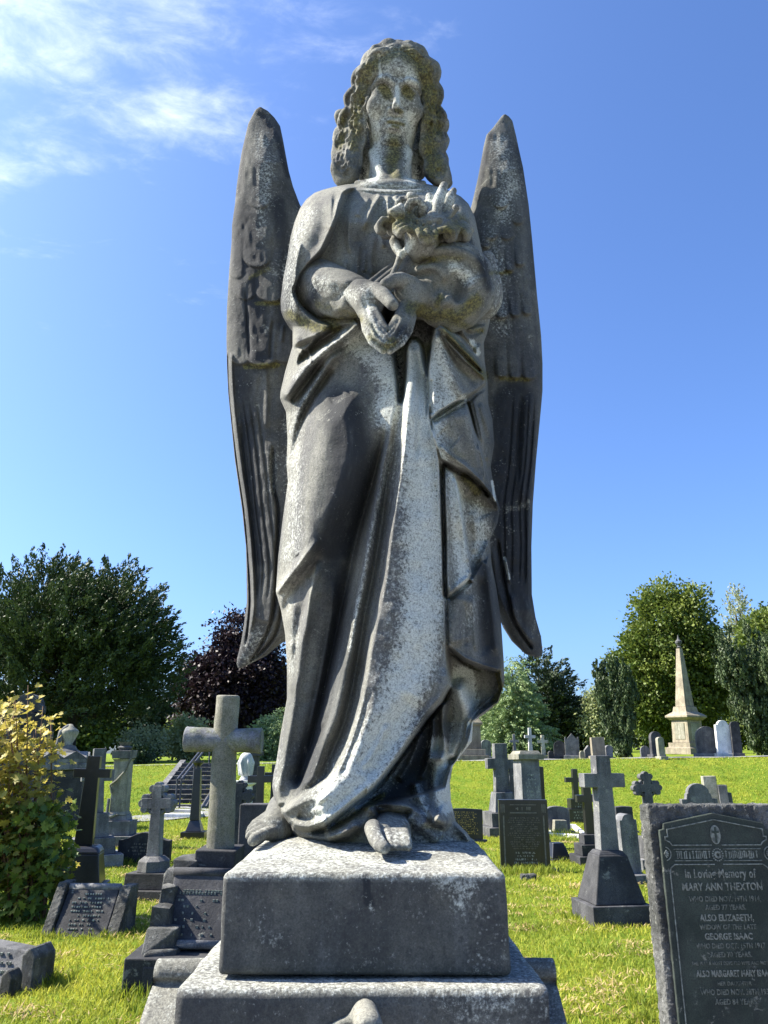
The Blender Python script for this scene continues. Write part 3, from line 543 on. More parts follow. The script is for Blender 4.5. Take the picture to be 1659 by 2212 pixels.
def wings():
    Lf = [(561,231),(552,236),(536,267),(522,328),(516,365),(511,403),(507,444),(501,486),(500,525),(495,583),(490,667),(489,736),(490,790),(493,850),(507,993),(523,1103),(531,1180),(532,1219),(533,1300),(527,1350),(521,1387),(513,1420),(511,1434),(514,1442)]
    Rt = [(563,231),(578,239),(593,254),(605,272),(611,300),(617,333),(624,370),(633,403),(647,440),(665,480),(690,560),(700,700),(700,1250),(670,1330),(640,1366),(614,1382),(594,1397),(577,1413),(545,1430),(524,1441),(515,1443)]
    ft = [(560,330,452,34,-4,.004),(556,420,580,40,-6,.011),(512,440,604,22,-4,.005),(586,470,655,44,-6,.012),(530,480,650,30,-6,.006),
          (566,580,794,52,-6,.016),(616,580,786,36,6,.011),(520,580,790,30,-6,.008)]
    gr = [([(492,760),(495,850),(511,993),(527,1103),(537,1219),(540,1310),(530,1400)],2.5,2.5,-.012,(.02,.05)),([(500,760),(503,850),(519,993),(535,1103),(545,1219),(548,1310),(540,1370)],4,4,.010,(.02,.05)),
          ([(520,905),(528,1000),(540,1100),(550,1200),(556,1300)],3,3,-.009,(.1,.1)),([(584,950),(580,1010),(586,1060),(594,1100),(592,1190),(590,1260),(582,1330),(577,1350)],34,4,.009,(.1,.02),2),
          ([(590,960),(590,1050),(600,1100),(598,1190),(596,1280),(584,1350),(560,1400),(540,1431)],3,3,-.016,(.05,.02)),([(618,1240),(606,1330),(595,1370),(575,1398),(552,1420)],3,3,-.014,(.05,.02)),
          ([(572,790),(576,850),(574,930)],6,6,.006),([(530,620),(535,700),(540,780)],3,3,-.006),([(590,690),(586,740),(584,780)],3,3,-.006),([(612,700),(608,740)],3,3,.006)]
    outer = np.array([(493,850),(507,993),(523,1103),(532,1219),(531,1310)], float)
    for k_, o_ in enumerate((24, 33, 47, 62)): gr.append(([(x + o_ + (3 if j % 2 else -2), y) for j, (x, y) in enumerate(outer)], 2.2, 3.2, -.0055, (.15, .15)))
    build_wing(Lf, Rt, ft, gr, -1)
    Lf = [(1090,247),(1085,249),(1065,276),(1051,291),(1045,315),(1041,338),(1032,386),(1019,442),(1008,480),(990,560),(980,700),(980,1250),(1040,1290),(1081,1328),(1089,1352),(1106,1382),(1136,1413),(1155,1417)]
    Rt = [(1092,247),(1099,251),(1107,261),(1115,294),(1122,327),(1130,362),(1142,442),(1150,522),(1160,636),(1169,725),(1172,785),(1172,844),(1168,890),(1158,995),(1151,1090),(1148,1180),(1149,1284),(1157,1334),(1169,1376),(1172,1406),(1170,1417),(1160,1419)]
    ft = [(1082,360,452,22,0,.009),(1120,380,486,18,4,.008),(1060,400,520,20,0,.010),(1096,440,520,20,0,.008),(1050,430,538,12,0,.010),
          (1102,500,588,14,4,.013),(1124,490,576,15,4,.013),(1080,500,594,14,2,.012),(1086,600,690,18,14,.015),(1114,600,686,15,12,.015),(1140,600,682,14,8,.012),
          (1084,690,818,17,8,.015),(1113,700,820,18,8,.017),(1144,690,822,20,8,.018),(1060,560,690,14,8,.010)]
    gr = [([(1150,840),(1142,900),(1134,1000),(1128,1100)],10,14,.010),([(1128,840),(1122,940),(1118,1040)],5,5,-.006),([(1074,1160),(1084,1230),(1096,1290),(1110,1340),(1134,1380),(1150,1402)],3,3,-.016,(.1,.02)),
          ([(1066,1180),(1074,1260),(1092,1320),(1118,1366)],8,5,.008),([(1104,1280),(1112,1330),(1138,1372),(1158,1394)],4,8,.010),([(1160,880),(1150,1000),(1142,1100),(1140,1200),(1142,1300)],4,4,.006),([(1091,1205),(1098,1232),(1101,1262)],3,3,.008)]
    outer = np.array([(1172,844),(1158,995),(1151,1090),(1148,1180),(1149,1284)], float)
    for o_ in (14, 26, 44, 60): gr.append(([(x - o_ + (2 if j % 2 else -3), y) for j, (x, y) in enumerate(outer)], 3.2, 2.2, -.0055, (.12, .15)))
    build_wing(Lf, Rt, ft, gr, 1)
wings()
def build_head():
    """face, neck, hands and feet: one carved mesh"""
    parts = []
    b = radians(24); rl = radians(4.5); yw = radians(4)
    up = np.array([0, -sin(b), cos(b)]); fw = np.array([0, -cos(b), -sin(b)]); rt = np.array([1., 0, 0])
    rt, up = rt*cos(rl) - up*sin(rl), up*cos(rl) + rt*sin(rl)
    fw, rt = fw*cos(yw) + rt*sin(yw), rt*cos(yw) - fw*sin(yw)
    O = S(857, 198, 1.262); Rm = np.stack([rt, up, fw], 1)
    def W(x, y, z): return O + Rm @ np.array([x, y, z])
    v = Vol(O - [.13, .12, .27], O + [.13, .20, .13], .0021)
    E = lambda c, r, k=.012, m='add': v.ell(W(*c), r, Rm, k, m)
    T = lambda p, r, k=.008, m='add': v.tube([W(*q) for q in p], r, k, m)
    E((0,.022,-.085),(.068,.092,.088)); E((0,-.028,-.05),(.059,.068,.057),.02); E((0,-.070,-.043),(.041,.036,.046),.018); E((0,-.098,-.012),(.022,.015,.019),.014)
    E((0,.045,-.03),(.052,.04,.037),.02); E((0,-.066,-.004),(.024,.018,.010),.014)
    for s in (-1, 1):
        T([(s*.050,.010,-.018),(s*.038,.0195,.000),(s*.022,.0195,.0085),(s*.010,.012,.009)], [.005,.0075,.0075,.006], .008)
        E((s*.030,-.001,.009),(.0205,.0140,.0165),.006,'sub')
        E((s*.031,-.003,-.0115),(.0165,.0135,.0145),.002)
        T([(s*.048,-.004,-.009),(s*.041,.0035,.0005),(s*.031,.0065,.0045),(s*.020,.003,.002),(s*.014,-.005,-.002)], .0026, .0025)
        T([(s*.045,-.006,-.009),(s*.038,-.0115,-.001),(s*.029,-.0125,.0010),(s*.019,-.008,-.002)], .0024, .003)
        E((s*.040,-.030,-.012),(.021,.022,.018),.014)
        E((s*.0120,-.0425,.0125),(.0072,.0062,.0085),.005)
    T([(0,.016,.004),(0,-.002,.0115),(0,-.022,.0205),(0,-.037,.0275)], [.0064,.0058,.0068,.0078], .006)
    E((0,-.041,.0265),(.0080,.0070,.0085),.005)
    for s in (-1, 1): E((s*.0060,-.0485,.018),(.0036,.0036,.0058),.002,'sub')
    T([(-.025,-.0680,-.001),(-.013,-.0640,.0085),(-.0045,-.0615,.0118),(0,-.0628,.0112),(.0045,-.0615,.0118),(.013,-.0640,.0085),(.025,-.0680,-.001)], [.0025,.0048,.0053,.0050,.0053,.0048,.0025], .003)
    T([(-.019,-.0715,.000),(-.008,-.0752,.0085),(0,-.0762,.0100),(.008,-.0752,.0085),(.019,-.0715,.000)], [.0027,.0056,.0063,.0056,.0027], .003)
    T([(-.025,-.0690,.005),(-.011,-.0690,.0128),(0,-.0685,.0158),(.011,-.0690,.0128),(.025,-.0690,.005)], [.0010,.0015,.0016,.0015,.0010], .0016, 'sub')
    T([(0,-.051,.012),(0,-.058,.0125)], .0022, .004, 'sub'); E((0,-.0850,.0095),(.014,.0042,.006),.006,'sub')
    nb_ = S(843, 402, 1.335)
    v.tube([W(0,-.045,-.075), W(0,-.10,-.085)*.5 + nb_*.5 + [0,.01,.01], nb_ + [0,.02,-.06]], [.048,.044,.060], .016)
    parts.append(v.mesh(1))
    # neck and upper chest
    c0 = S(843, 400, 1.31)
    v = Vol(c0 - [.15, .10, .12], c0 + [.15, .16, .14], .003)
    v.tube([W(0,-.06,-.08), c0 + [0,.035,.03], c0 + [0,.04,-.04]], [.046,.045,.058], .02)
    v.ell(c0 + [0,.05,-.035], (.125,.095,.045), None, .03)
    for s in (-1, 1): v.tube([c0 + [s*.016,-.022,-.012], c0 + [s*.07,.0,.005]], [.007,.006], .012); v.tube([c0 + [s*.012,-.02,-.005], c0 + [s*.040,.02,.10]], [.008,.008], .014)
    parts.append(v.mesh(1))
    # hands: fingertips pressed together pointing down, thumbs crossing
    ctr = S(835, 680, 1.12)
    v = Vol(ctr - [.12, .09, .13], ctr + [.12, .14, .12], .0022)
    H = lambda p, r, k=.006, m='add': v.tube([S(*q) for q in p], r, k, m)
    H([(762,634,1.19),(784,640,1.160),(798,652,1.143)], [.028,.026,.026], .012)
    H([(786,634,1.160),(794,660,1.140),(798,676,1.132)], [.022,.017,.013], .010); H([(783,648,1.165),(788,680,1.145)], [.014,.011], .008)
    H([(803,655,1.143),(810,676,1.122),(824,700,1.106),(834,711,1.100)], [.0095,.0090,.0080,.0066], .0022)
    H([(797,664,1.136),(803,688,1.113),(818,713,1.099),(834,728,1.093)], [.0100,.0092,.0082,.0068], .0022)
    H([(792,672,1.135),(797,701,1.110),(811,727,1.096),(832,743,1.092)], [.0098,.0088,.0080,.0066], .0022)
    H([(788,680,1.138),(792,711,1.114),(805,738,1.100),(828,757,1.096)], [.0090,.0082,.0074,.0062], .0022)
    H([(798,632,1.155),(817,626,1.125),(832,640,1.104),(848,658,1.090)], [.018,.0125,.0118,.0100], .006)
    for g in ([(812,690),(822,709),(833,720)],[(804,700),(816,722),(832,736)],[(797,712),(810,735),(830,750)]): v.carve(g, [.0018,.0030,.0026], .0015, .0, 'sub')
    v.carve([(786,640),(790,664),(797,684)], [.001,.002,.001], .004, .002, 'sub')
    parts.append(v.mesh(0)); v = Vol(ctr - [.12, .09, .13], ctr + [.12, .14, .12], .0022)
    H([(908,640,1.19),(892,642,1.165),(880,640,1.150)], [.030,.027,.024], .012)
    H([(884,630,1.162),(884,656,1.148),(880,676,1.138)], [.023,.017,.012], .010); H([(878,624,1.156),(880,650,1.148)], [.016,.012], .010)
    H([(874,655,1.148),(864,678,1.126),(852,700,1.108),(840,712,1.101)], [.0092,.0086,.0078,.0064], .0022)
    H([(880,664,1.142),(870,690,1.116),(856,714,1.100),(840,729,1.094)], [.0098,.0088,.0080,.0066], .0022)
    H([(885,674,1.138),(877,703,1.114),(862,728,1.099),(841,745,1.093)], [.0096,.0086,.0078,.0064], .0022)
    H([(889,684,1.142),(882,713,1.120),(867,738,1.104),(842,758,1.097)], [.0088,.0080,.0072,.0060], .0022)
    H([(884,620,1.150),(866,607,1.130),(848,606,1.116),(833,615,1.112)], [.020,.0150,.0120,.0105], .006)
    for g in ([(861,690),(851,710),(841,721)],[(869,704),(857,724),(841,737)],[(877,716),(862,738),(842,752)]): v.carve(g, [.0018,.0030,.0026], .0015, .0, 'sub')
    v.ell(S(831, 617, 1.100), (.005, .004, .006), None, .001, 'sub')
    parts.append(v.mesh(0))
    # feet
    v = Vol(S(575, 1800, 1.20) - [.10, .12, .05], S(575, 1800, 1.20) + [.10, .14, .08], .0026)
    H = lambda p, r, k=.006, m='add': v.tube([S(*q) for q in p], r, k, m)
    H([(614,1750,1.34),(602,1770,1.28),(588,1784,1.24)], [.028,.024,.018], .012); H([(620,1790,1.26),(600,1798,1.235)], [.016,.015], .012)
    for i, (x, y, Y_, x2, y2, Y2) in enumerate([(590,1799,1.23,549,1814,1.155),(584,1789,1.24,541,1804,1.172),(579,1781,1.25,541,1796,1.195),(575,1775,1.262,544,1788,1.218),(573,1769,1.275,550,1780,1.24)]):
        H([(x,y,Y_),((x+x2)/2,(y+y2)/2-4,(Y_+Y2)/2),(x2,y2-1,Y2),(x2-3,y2+2,Y2)], [.012,.0080,.0082,.0075] if i == 0 else [.010,.0058,.0060,.0055], .003)
    parts.append(v.mesh(0))
    v = Vol(S(840, 1810, 1.10) - [.10, .12, .06], S(840, 1810, 1.10) + [.10, .16, .09], .0024)
    H([(838,1772,1.20),(834,1788,1.15),(828,1800,1.12)], [.021,.018,.013], .008); H([(862,1778,1.20),(861,1796,1.15),(861,1806,1.12)], [.021,.018,.011], .008)
    H([(806,1790,1.11),(812,1812,1.075),(822,1826,1.055),(830,1831,1.048)], [.012,.0100,.0092,.0078], .003)
    for x, x2 in ((838,844),(850,857),(862,869),(873,880)): H([(x,1802,1.10),(x2,1818,1.075),(x2+2,1829,1.066)], [.0085,.0060,.0054], .0012)
    parts.append(v.mesh(0))
    for nm, pr in (('head', parts[:2]), ('hand', parts[2:3]), ('hand', parts[3:4]), ('foot', parts[4:5]), ('foot', parts[5:6])):
        V, F = merge(pr); np_mesh(nm, V, F, M['statue'], angel, attrs=stain_shading(V))
    return W, Rm, O
HW, HR, HO = build_head()
def build_hair():
    v = Vol(S(845, 240, 1.33) - [.17, .15, .22], S(845, 240, 1.33) + [.17, .16, .22], .0024)
    v.ell(HW(0,.040,-.095), (.078,.094,.088), HR, .01)
    def lock(px, r, amp, wl, ph, k=.018, twist=1.0):
        P = smoothline(px, 8); n = len(P); L = np.concatenate([[0], np.cumsum(np.hypot(np.diff(P[:, 0]), np.diff(P[:, 1])))])
        T = np.gradient(P[:, :2], axis=0); T /= np.linalg.norm(T, axis=1)[:, None] + 1e-9; s_ = np.sin(2*pi*L/wl + ph); c_ = np.cos(2*pi*L/wl + ph)
        Q = P.copy(); Q[:, 0] += -T[:, 1]*amp*s_; Q[:, 1] += T[:, 0]*amp*s_; Q[:, 2] -= .003*c_*twist
        rad = np.interp(np.linspace(0, 1, n), np.linspace(0, 1, len(r)), r)*(1 + .05*c_)
        C3 = np.array([S(*q) for q in Q]); v.tube(list(C3), list(rad), k)
        if amp: GR.append(Q[:, :2])
    Lk = [
        ([(856,110,1.30),(826,116,1.29),(800,136,1.30),(784,160,1.31),(770,192,1.33),(761,222,1.34),(752,252,1.35),(749,285,1.355),(740,318,1.35),(738,345,1.34)], [.014,.017,.018,.016,.017,.018,.018,.016], 5, 47, 0),
        ([(858,116,1.265),(832,120,1.252),(808,136,1.25),(793,160,1.265),(784,192,1.285),(776,228,1.30),(772,262,1.315),(769,298,1.325),(760,330,1.33),(755,362,1.325),(760,378,1.32)], [.012,.017,.020,.018,.016,.017,.018,.015], 4.5, 50, 2.4),
        ([(793,215,1.275),(788,235,1.290),(779,265,1.30),(774,300,1.315),(768,335,1.32),(764,362,1.325)], [.006,.008,.011,.012,.013,.010], 3, 46, 4.2),
        ([(740,250,1.38),(738,290,1.39),(732,330,1.38),(742,370,1.37)], [.014,.016,.014], 4, 44, 1.0),
        ([(752,395,1.34),(738,390,1.335),(729,372,1.33),(732,352,1.325),(746,344,1.32),(757,354,1.318),(752,368,1.316),(744,364,1.314)], [.013,.015,.014,.012,.010,.008], 0, 50, 0)]
    Rk = [
        ([(870,108,1.30),(892,112,1.29),(916,128,1.30),(930,150,1.31),(938,185,1.33),(940,220,1.345),(946,255,1.35),(942,290,1.355),(944,325,1.35),(948,360,1.345),(955,382,1.34)], [.014,.016,.017,.016,.016,.017,.018,.015], 5, 52, 1.2),
        ([(870,116,1.265),(896,120,1.252),(912,140,1.258),(921,168,1.272),(927,200,1.290),(928,235,1.30),(928,270,1.315),(929,305,1.325),(936,340,1.33),(944,372,1.33)], [.011,.016,.018,.016,.015,.015,.016,.014], 4.5, 50, 3.6),
        ([(922,225,1.285),(921,268,1.30),(920,300,1.315),(924,335,1.325),(932,362,1.33),(944,384,1.335)], [.006,.009,.012,.013,.012], 3, 46, .5),
        ([(950,250,1.38),(956,280,1.39),(952,330,1.38),(955,372,1.37)], [.012,.014,.012], 4, 40, 2.0),
        ([(965,395,1.34),(958,376,1.335),(945,370,1.33),(938,380,1.325),(948,390,1.32)], [.012,.013,.011,.009], 0, 50, 0)]
    GR = []
    for q in Lk + Rk: lock(*q)
    for x, y, Y_, r in ((838,108,1.272,.021),(812,116,1.272,.016),(884,108,1.272,.017),(906,120,1.275,.015),(792,148,1.268,.014),(920,148,1.268,.012),(860,110,1.30,.018)): v.ell(S(x, y, Y_), (r, r*1.1, r), None, .010)
    for Q in GR:                                            # strands cut along each lock
        T = np.gradient(Q, axis=0); T /= np.linalg.norm(T, axis=1)[:, None] + 1e-9
        for o_ in (-8, 0, 8): v.carve(Q[::3] + np.stack([-T[::3, 1], T[::3, 0]], 1)*o_, [.0015, .0042, .0045, .0042, .0015], .002, .0, 'sub')
    for px, y0 in ((846, 300), (843, 345)): v.ell(S(px, y0, 1.415), (.095, .045, .075), None, .02)
    for cx_, cy_, rr_ in ((737, 356, 11), (753, 372, 8), (950, 372, 9), (736, 322, 8), (950, 330, 8), (757, 250, 8), (944, 245, 8)):
        v.carve([(cx_ + rr_*(1 - .09*k)*cos(.75*k), cy_ + rr_*(1 - .09*k)*sin(.75*k)) for k in range(10)], [.0020, .0040, .0035, .0020], .003, .0, 'sub')
    v.carve([(866,108),(867,118),(867,128)], [.002,.003,.002], .004, .0, 'sub')
    V, F = v.mesh(0); V = V + .0022*(np.stack([vnoise(V, 90), vnoise(V + 7, 90), vnoise(V + 13, 90)], -1) - .5)
    np_mesh('hair', V, F, M['statue'], angel, attrs=stain_shading(V))
build_hair()
def build_sleeves():
    # near (image-left) forearm in its tight sleeve
    c = S(720, 640, 1.24); v = Vol(c - [.14, .14, .10], c + [.12, .12, .12], .0028)
    H = lambda p, r, k=.01, m='add': v.tube([S(*q) for q in p], r, k, m)
    H([(664,612,1.30),(690,622,1.27),(720,634,1.235),(750,640,1.205),(768,642,1.19)], [.040,.050,.048,.041,.037], .012)
    H([(690,580,1.26),(730,596,1.225),(770,610,1.19)], [.014,.012,.006], .018)
    H([(772,612,1.182),(762,632,1.180),(760,652,1.184),(770,668,1.19)], [.006,.006,.006,.006], .008)
    H([(700,650,1.235),(722,640,1.21),(745,625,1.19)], [.006,.008,.005], .014); H([(690,672,1.25),(725,668,1.22),(755,662,1.20)], [.008,.009,.006], .014)
    v.carve([(680,600),(710,612),(740,610),(775,616)], [.003,.006,.005,.003], .010, .001); v.carve([(700,655),(730,640),(755,622)], [.002,.005,.002], .008, -.001, 'sub')
    v.carve([(720,672),(745,660),(760,640)], [.003,.006,.003], .008, .001); v.carve([(672,640),(700,672),(735,684)], [.003,.006,.003], .010, .001)
    v.carve([(781,608),(772,618),(764,634),(760,650),(764,668)], [.003,.005,.005,.005,.003], .003, .001)
    H([(783,640,1.15),(800,644,1.13)], [.031,.032], .004, 'sub')
    V, F = v.mesh(1); np_mesh('sleeve', V, F, M['statue'], angel, attrs=stain_shading(V))
    # far forearm with the mantle gathered over it
    c = S(965, 620, 1.22); v = Vol(c - [.17, .17, .15], c + [.17, .15, .17], .0030)
    H([(1030,640,1.29),(990,650,1.255),(950,650,1.225),(920,646,1.20),(903,642,1.19)], [.050,.047,.042,.037,.034], .012)
    for p, r in (([(944,668,1.205),(938,650,1.186),(944,628,1.19)], .007), ([(928,662,1.195),(921,642,1.176),(926,622,1.18)], .006), ([(968,672,1.212),(960,650,1.19),(966,625,1.195)], .008)): H(p, r, .012)
    H = lambda p, r, k=.01, m='add': v.tube([S(q[0], q[1], q[2] - .035) for q in p], r, k, m)
    # gathered bunch: top roll, side roll, pouch, lower roll
    H([(895,590,1.235),(925,568,1.215),(962,558,1.20),(1000,564,1.21),(1028,586,1.24),(1040,618,1.27)], [.016,.022,.028,.032,.030,.026], .014)
    v.ell(S(985, 592, 1.18), (.062,.040,.042), None, .016)
    H([(1042,604,1.27),(1036,636,1.245),(1012,658,1.225),(985,668,1.215),(962,662,1.21)], [.022,.028,.028,.026,.018], .014)
    v.ell(S(1008, 622, 1.18), (.042,.03,.032), None, .014)
    v.carve([(896,564),(920,551),(953,544),(980,544),(1010,553),(1034,573),(1046,596)], [.004,.009,.010,.010,.009,.005], .004, .001)
    v.carve([(902,573),(930,562),(962,560),(990,566)], [.003,.006,.007,.004], .010, -.001, 'sub')
    v.carve([(1047,600),(1030,610),(1012,616),(1004,632),(1002,645),(1012,648),(1030,632),(1044,610)], [.006,.010,.010,.009,.009,.010,.009,.005], .004, .0)
    v.carve([(975,604),(982,622),(992,638),(999,644)], [.006,.014,.016,.010], .006, -.003, 'sub')
    v.carve([(985,596),(1000,606),(1030,604)], [.004,.007,.004], .012, -.001, 'sub')
    v.carve([(862,606),(895,588),(928,581),(952,588),(959,597),(950,602)], [.004,.008,.010,.010,.008,.004], .004, .0)
    v.carve([(880,606),(905,598),(932,592),(948,600)], [.003,.006,.006,.003], .008, -.001, 'sub')
    for p in ([(912,622),(908,645),(898,665),(890,680)],[(932,616),(930,642),(918,664),(904,681)],[(950,620),(950,642),(938,662),(920,678)],[(972,640),(964,660),(946,676)]): v.carve(p, [.004,.010,.010,.004], .005, .001)
    for p in ([(921,620),(918,645),(906,670)],[(941,620),(940,645),(926,670)]): v.carve(p, [.002,.005,.002], .008, -.001, 'sub')
    H([(914,668,1.225),(944,680,1.225),(985,683,1.225),(1014,668,1.24),(1040,650,1.27)], [.009,.015,.018,.016,.012], .008)
    v.carve([(925,664),(950,670),(985,670),(1012,656)], [.003,.006,.007,.003], .004, -.001, 'sub')
    H([(930,690,1.24),(970,702,1.235),(1010,690,1.25),(1045,662,1.27)], [.010,.016,.016,.012], .010)
    H([(866,590,1.235),(900,560,1.225),(935,548,1.225),(985,546,1.24)], [.008,.012,.012,.010], .012)
    H([(1052,560,1.30),(1062,610,1.30),(1056,660,1.29)], [.016,.018,.014], .012)
    V, F = v.mesh(1); np_mesh('mantle', V, F, M['statue'], angel, attrs=stain_shading(V))
    # sash strips running down to the hands
    c = S(815, 610, 1.2); v = Vol(c - [.07, .08, .07], c + [.07, .08, .07], .0022)
    H([(848,572,1.215),(822,592,1.20),(795,615,1.185)], [.0045,.005,.006], .004); H([(856,578,1.212),(830,600,1.196),(806,622,1.18)], [.005,.006,.007], .004); H([(858,592,1.20),(840,606,1.18),(826,618,1.17)], [.004,.004,.004], .004)
    V, F = v.mesh(0); np_mesh('sash', V, F, M['statue'], angel, attrs=stain_shading(V))
build_sleeves()
def build_lilies():
    c = S(905, 490, 1.16); v = Vol(c - [.13, .12, .18], c + [.14, .12, .15], .0023)
    H = lambda p, r, k=.004, m='add': v.tube([S(*q) for q in p], r, k, m)
    H([(842,604,1.13),(850,588,1.145),(858,570,1.155),(866,552,1.16),(882,538,1.16),(888,515,1.158),(893,498,1.155),(905,485,1.15)], [.0048,.0048,.0050,.0072,.0050,.0055,.0060,.010])
    H([(866,552,1.16),(858,536,1.165),(851,522,1.165)], [.006,.0095,.0085]); H([(872,548,1.17),(866,530,1.18),(858,518,1.18)], [.004,.010,.005])
    def flower(base, mouth, r0, r1, n, curl, ph=0.0, droop=1.0):
        B, Mo = S(*base), S(*mouth); ax = Mo - B; L = np.linalg.norm(ax); ax /= L
        e1 = np.cross(ax, [0.2, 1, 0]); e1 /= np.linalg.norm(e1); e2 = np.cross(ax, e1)
        v.tube([B, B + ax*L*.55, Mo], [r0*.7, r0, r1*.80], .008)
        v.tube([B + ax*L*.55, Mo + ax*.02], [r0*.3, r1*.80], .004, 'sub')
        for i in range(n):
            t = 2*pi*i/n + ph; d = cos(t)*e1 + sin(t)*e2; w_ = -sin(t)*e1 + cos(t)*e2; c = curl*(.8 + .4*((i*7) % 3)/2)
            pth = [B + ax*L*.5 + d*r0*.8, Mo + d*r1*.8, Mo + ax*c*.35 + d*(r1 + c*.55), Mo + ax*c*.15 + d*(r1 + c*1.05), Mo - ax*c*.35*droop + d*(r1 + c*1.15), Mo - ax*c*.55*droop + d*(r1 + c*.85)]
            for k_ in (-1, 0, 1):
                q = [p + w_*k_*ww for p, ww in zip(pth, (r1*.25, r1*.42, r1*.48, r1*.42, r1*.25, r1*.10))]
                v.tube(q, [.0056,.0058,.0058,.0056,.0054,.0048], .005)
        for i in range(3): v.tube([B + ax*L*.6, Mo + ax*.010 + (cos(2.1*i)*e1 + sin(2.1*i)*e2)*r1*.35], [.002,.0032], .001)
    flower((884,520,1.165), (858,472,1.150), .012, .021, 5, .022, .3)
    flower((905,552,1.165), (912,492,1.125), .020, .030, 5, .020, .9)
    flower((952,532,1.18), (972,486,1.150), .015, .022, 6, .019, .1)
    flower((880,470,1.18), (888,450,1.185), .010, .014, 5, .012, .5)
    v.ell(S(862, 492, 1.165), (.024,.020,.020), None, .01); v.ell(S(955, 512, 1.165), (.032,.026,.03), None, .012); v.ell(S(912, 525, 1.145), (.030,.026,.030), None, .010)
    H([(940,470,1.145),(948,432,1.15),(959,402,1.155)], [.0070,.0105,.0080], .002); H([(934,480,1.15),(931,450,1.16),(927,424,1.165)], [.0065,.0095,.0065], .002); H([(952,470,1.165),(968,436,1.175),(980,412,1.18)], [.007,.0120,.0060], .002)
    H([(905,535,1.18),(940,536,1.185),(975,530,1.19),(1003,527,1.20)], [.012,.010,.008,.004]); H([(915,520,1.17),(950,522,1.18),(980,515,1.18)], [.016,.016,.012], .01)
    H([(974,466,1.145),(982,456,1.14),(984,450,1.138)], [.004,.005,.007]); H([(962,500,1.155),(990,505,1.155),(1000,495,1.16)], [.012,.014,.010], .008)
    V, F = v.mesh(0); np_mesh('lily_bouquet', V, F, M['statue'], angel, attrs=stain_shading(V))
build_lilies()
# ---------------------------------------------------------------- block and pedestal
def rough_box(x0, x1, y0, y1, z0, z1, cell=.006, rnd=.004, amp=.0015, top=None):
    """a dressed stone block: gridded faces, worn edges, slight unevenness"""
    parts = []
    def face(o, u, v_, nu, nv):
        s_, t = np.meshgrid(np.linspace(0, 1, nu), np.linspace(0, 1, nv), indexing='ij'); P = o + s_[..., None]*u + t[..., None]*v_
        return P.reshape(-1, 3), grid_faces(nu, nv)
    dx, dy, dz = x1-x0, y1-y0, z1-z0; nx, ny, nz = [max(2, int(d/cell)) for d in (dx, dy, dz)]
    A = np.array
    parts += [face(A([x0,y0,z0]), A([dx,0,0]), A([0,0,dz]), nx, nz), face(A([x0,y1,z0]), A([0,0,dz]), A([dx,0,0]), nz, nx),
              face(A([x0,y0,z0]), A([0,0,dz]), A([0,dy,0]), nz, ny), face(A([x1,y0,z0]), A([0,dy,0]), A([0,0,dz]), ny, nz),
              face(A([x0,y0,z1]), A([dx,0,0]), A([0,dy,0]), nx, ny), face(A([x0,y0,z0]), A([0,dy,0]), A([dx,0,0]), ny, nx)]
    V, F = merge(parts); F = F[:, ::-1]
    c = A([(x0+x1)/2, (y0+y1)/2, (z0+z1)/2]); hs = A([dx, dy, dz])/2
    q = V - c; inner = np.clip(q, -(hs - rnd), hs - rnd); e = q - inner; L = np.linalg.norm(e, axis=1, keepdims=True); V = c + inner + np.where(L > 1e-9, e/np.maximum(L, 1e-9)*np.minimum(L, rnd), e)
    wear = vnoise(V, 30) - .5; V = V + (q/np.linalg.norm(q, axis=1, keepdims=True))*(amp*wear + amp*1.6*(vnoise(V, 9) - .5))[:, None]
    if top is not None: V[:, 2] += top(V)*(V[:, 2] > z1 - rnd*1.5)
    return V, F
def recalc(o):
    import bmesh
    bm = bmesh.new(); bm.from_mesh(o.data); bmesh.ops.remove_doubles(bm, verts=bm.verts, dist=1e-5); bmesh.ops.recalc_face_normals(bm, faces=bm.faces); bm.to_mesh(o.data); bm.free(); return o
def grime(V):                                               # rain keeps the tops pale, the faces stay sooty
    up_ = (V[:, 2] > ZP - .008) | ((V[:, 2] > 1.357) & (V[:, 2] < 1.3665)); A = np.zeros((len(V), 3), np.float32); A[:, 2] = np.where(up_, .05, .62); A[:, 0] = np.where(up_, .42, .0); return A
pedestal = empty('stone_pedestal', (-0.03, 1.25, 0.0), 'dark weathered stone pedestal with rolled shoulders, under the angel statue', 'pedestal')
ground_lump = lambda V: .022*np.exp(-(((V[:, 0] + .02)/.16)**4 + ((V[:, 1] - 1.35)/.26)**4))
V, F = rough_box(-.188, .143, .985, 1.56, 1.367, ZP, .005, .006, .003, ground_lump)
recalc(np_mesh('block', V, F, M['statue'], pedestal, attrs=stain_shading(V, grime)))
V, F = rough_box(-.2255, .1785, .948, 1.60, .25, 1.363, .009, .005, .0025)
recalc(np_mesh('shaft', V, F, M['statue'], pedestal, attrs=stain_shading(V, grime)))
def extrude_x(prof, x0, x1, n=60, noise=.002):
    P = smoothline(prof, 5); xs = np.linspace(x0, x1, n); m = len(P)
    V = np.stack([np.tile(xs[:, None], (1, m)), np.tile(P[None, :, 0], (n, 1)), np.tile(P[None, :, 1], (n, 1))], -1).reshape(-1, 3)
    V = V + noise*(np.stack([0*V[:, 0], vnoise(V, 20), vnoise(V + 5, 20)], -1) - .5)
    F = [grid_faces(n, m, closed=True)]
    for k, fl in ((0, 1), (n - 1, 0)):
        c = V[k*m:(k+1)*m].mean(0); V = np.vstack([V, c]); i = k*m + np.arange(m); j = k*m + (np.arange(m) + 1) % m
        F.append(np.stack([i, j, np.full(m, len(V) - 1)], 1))
    return V, F
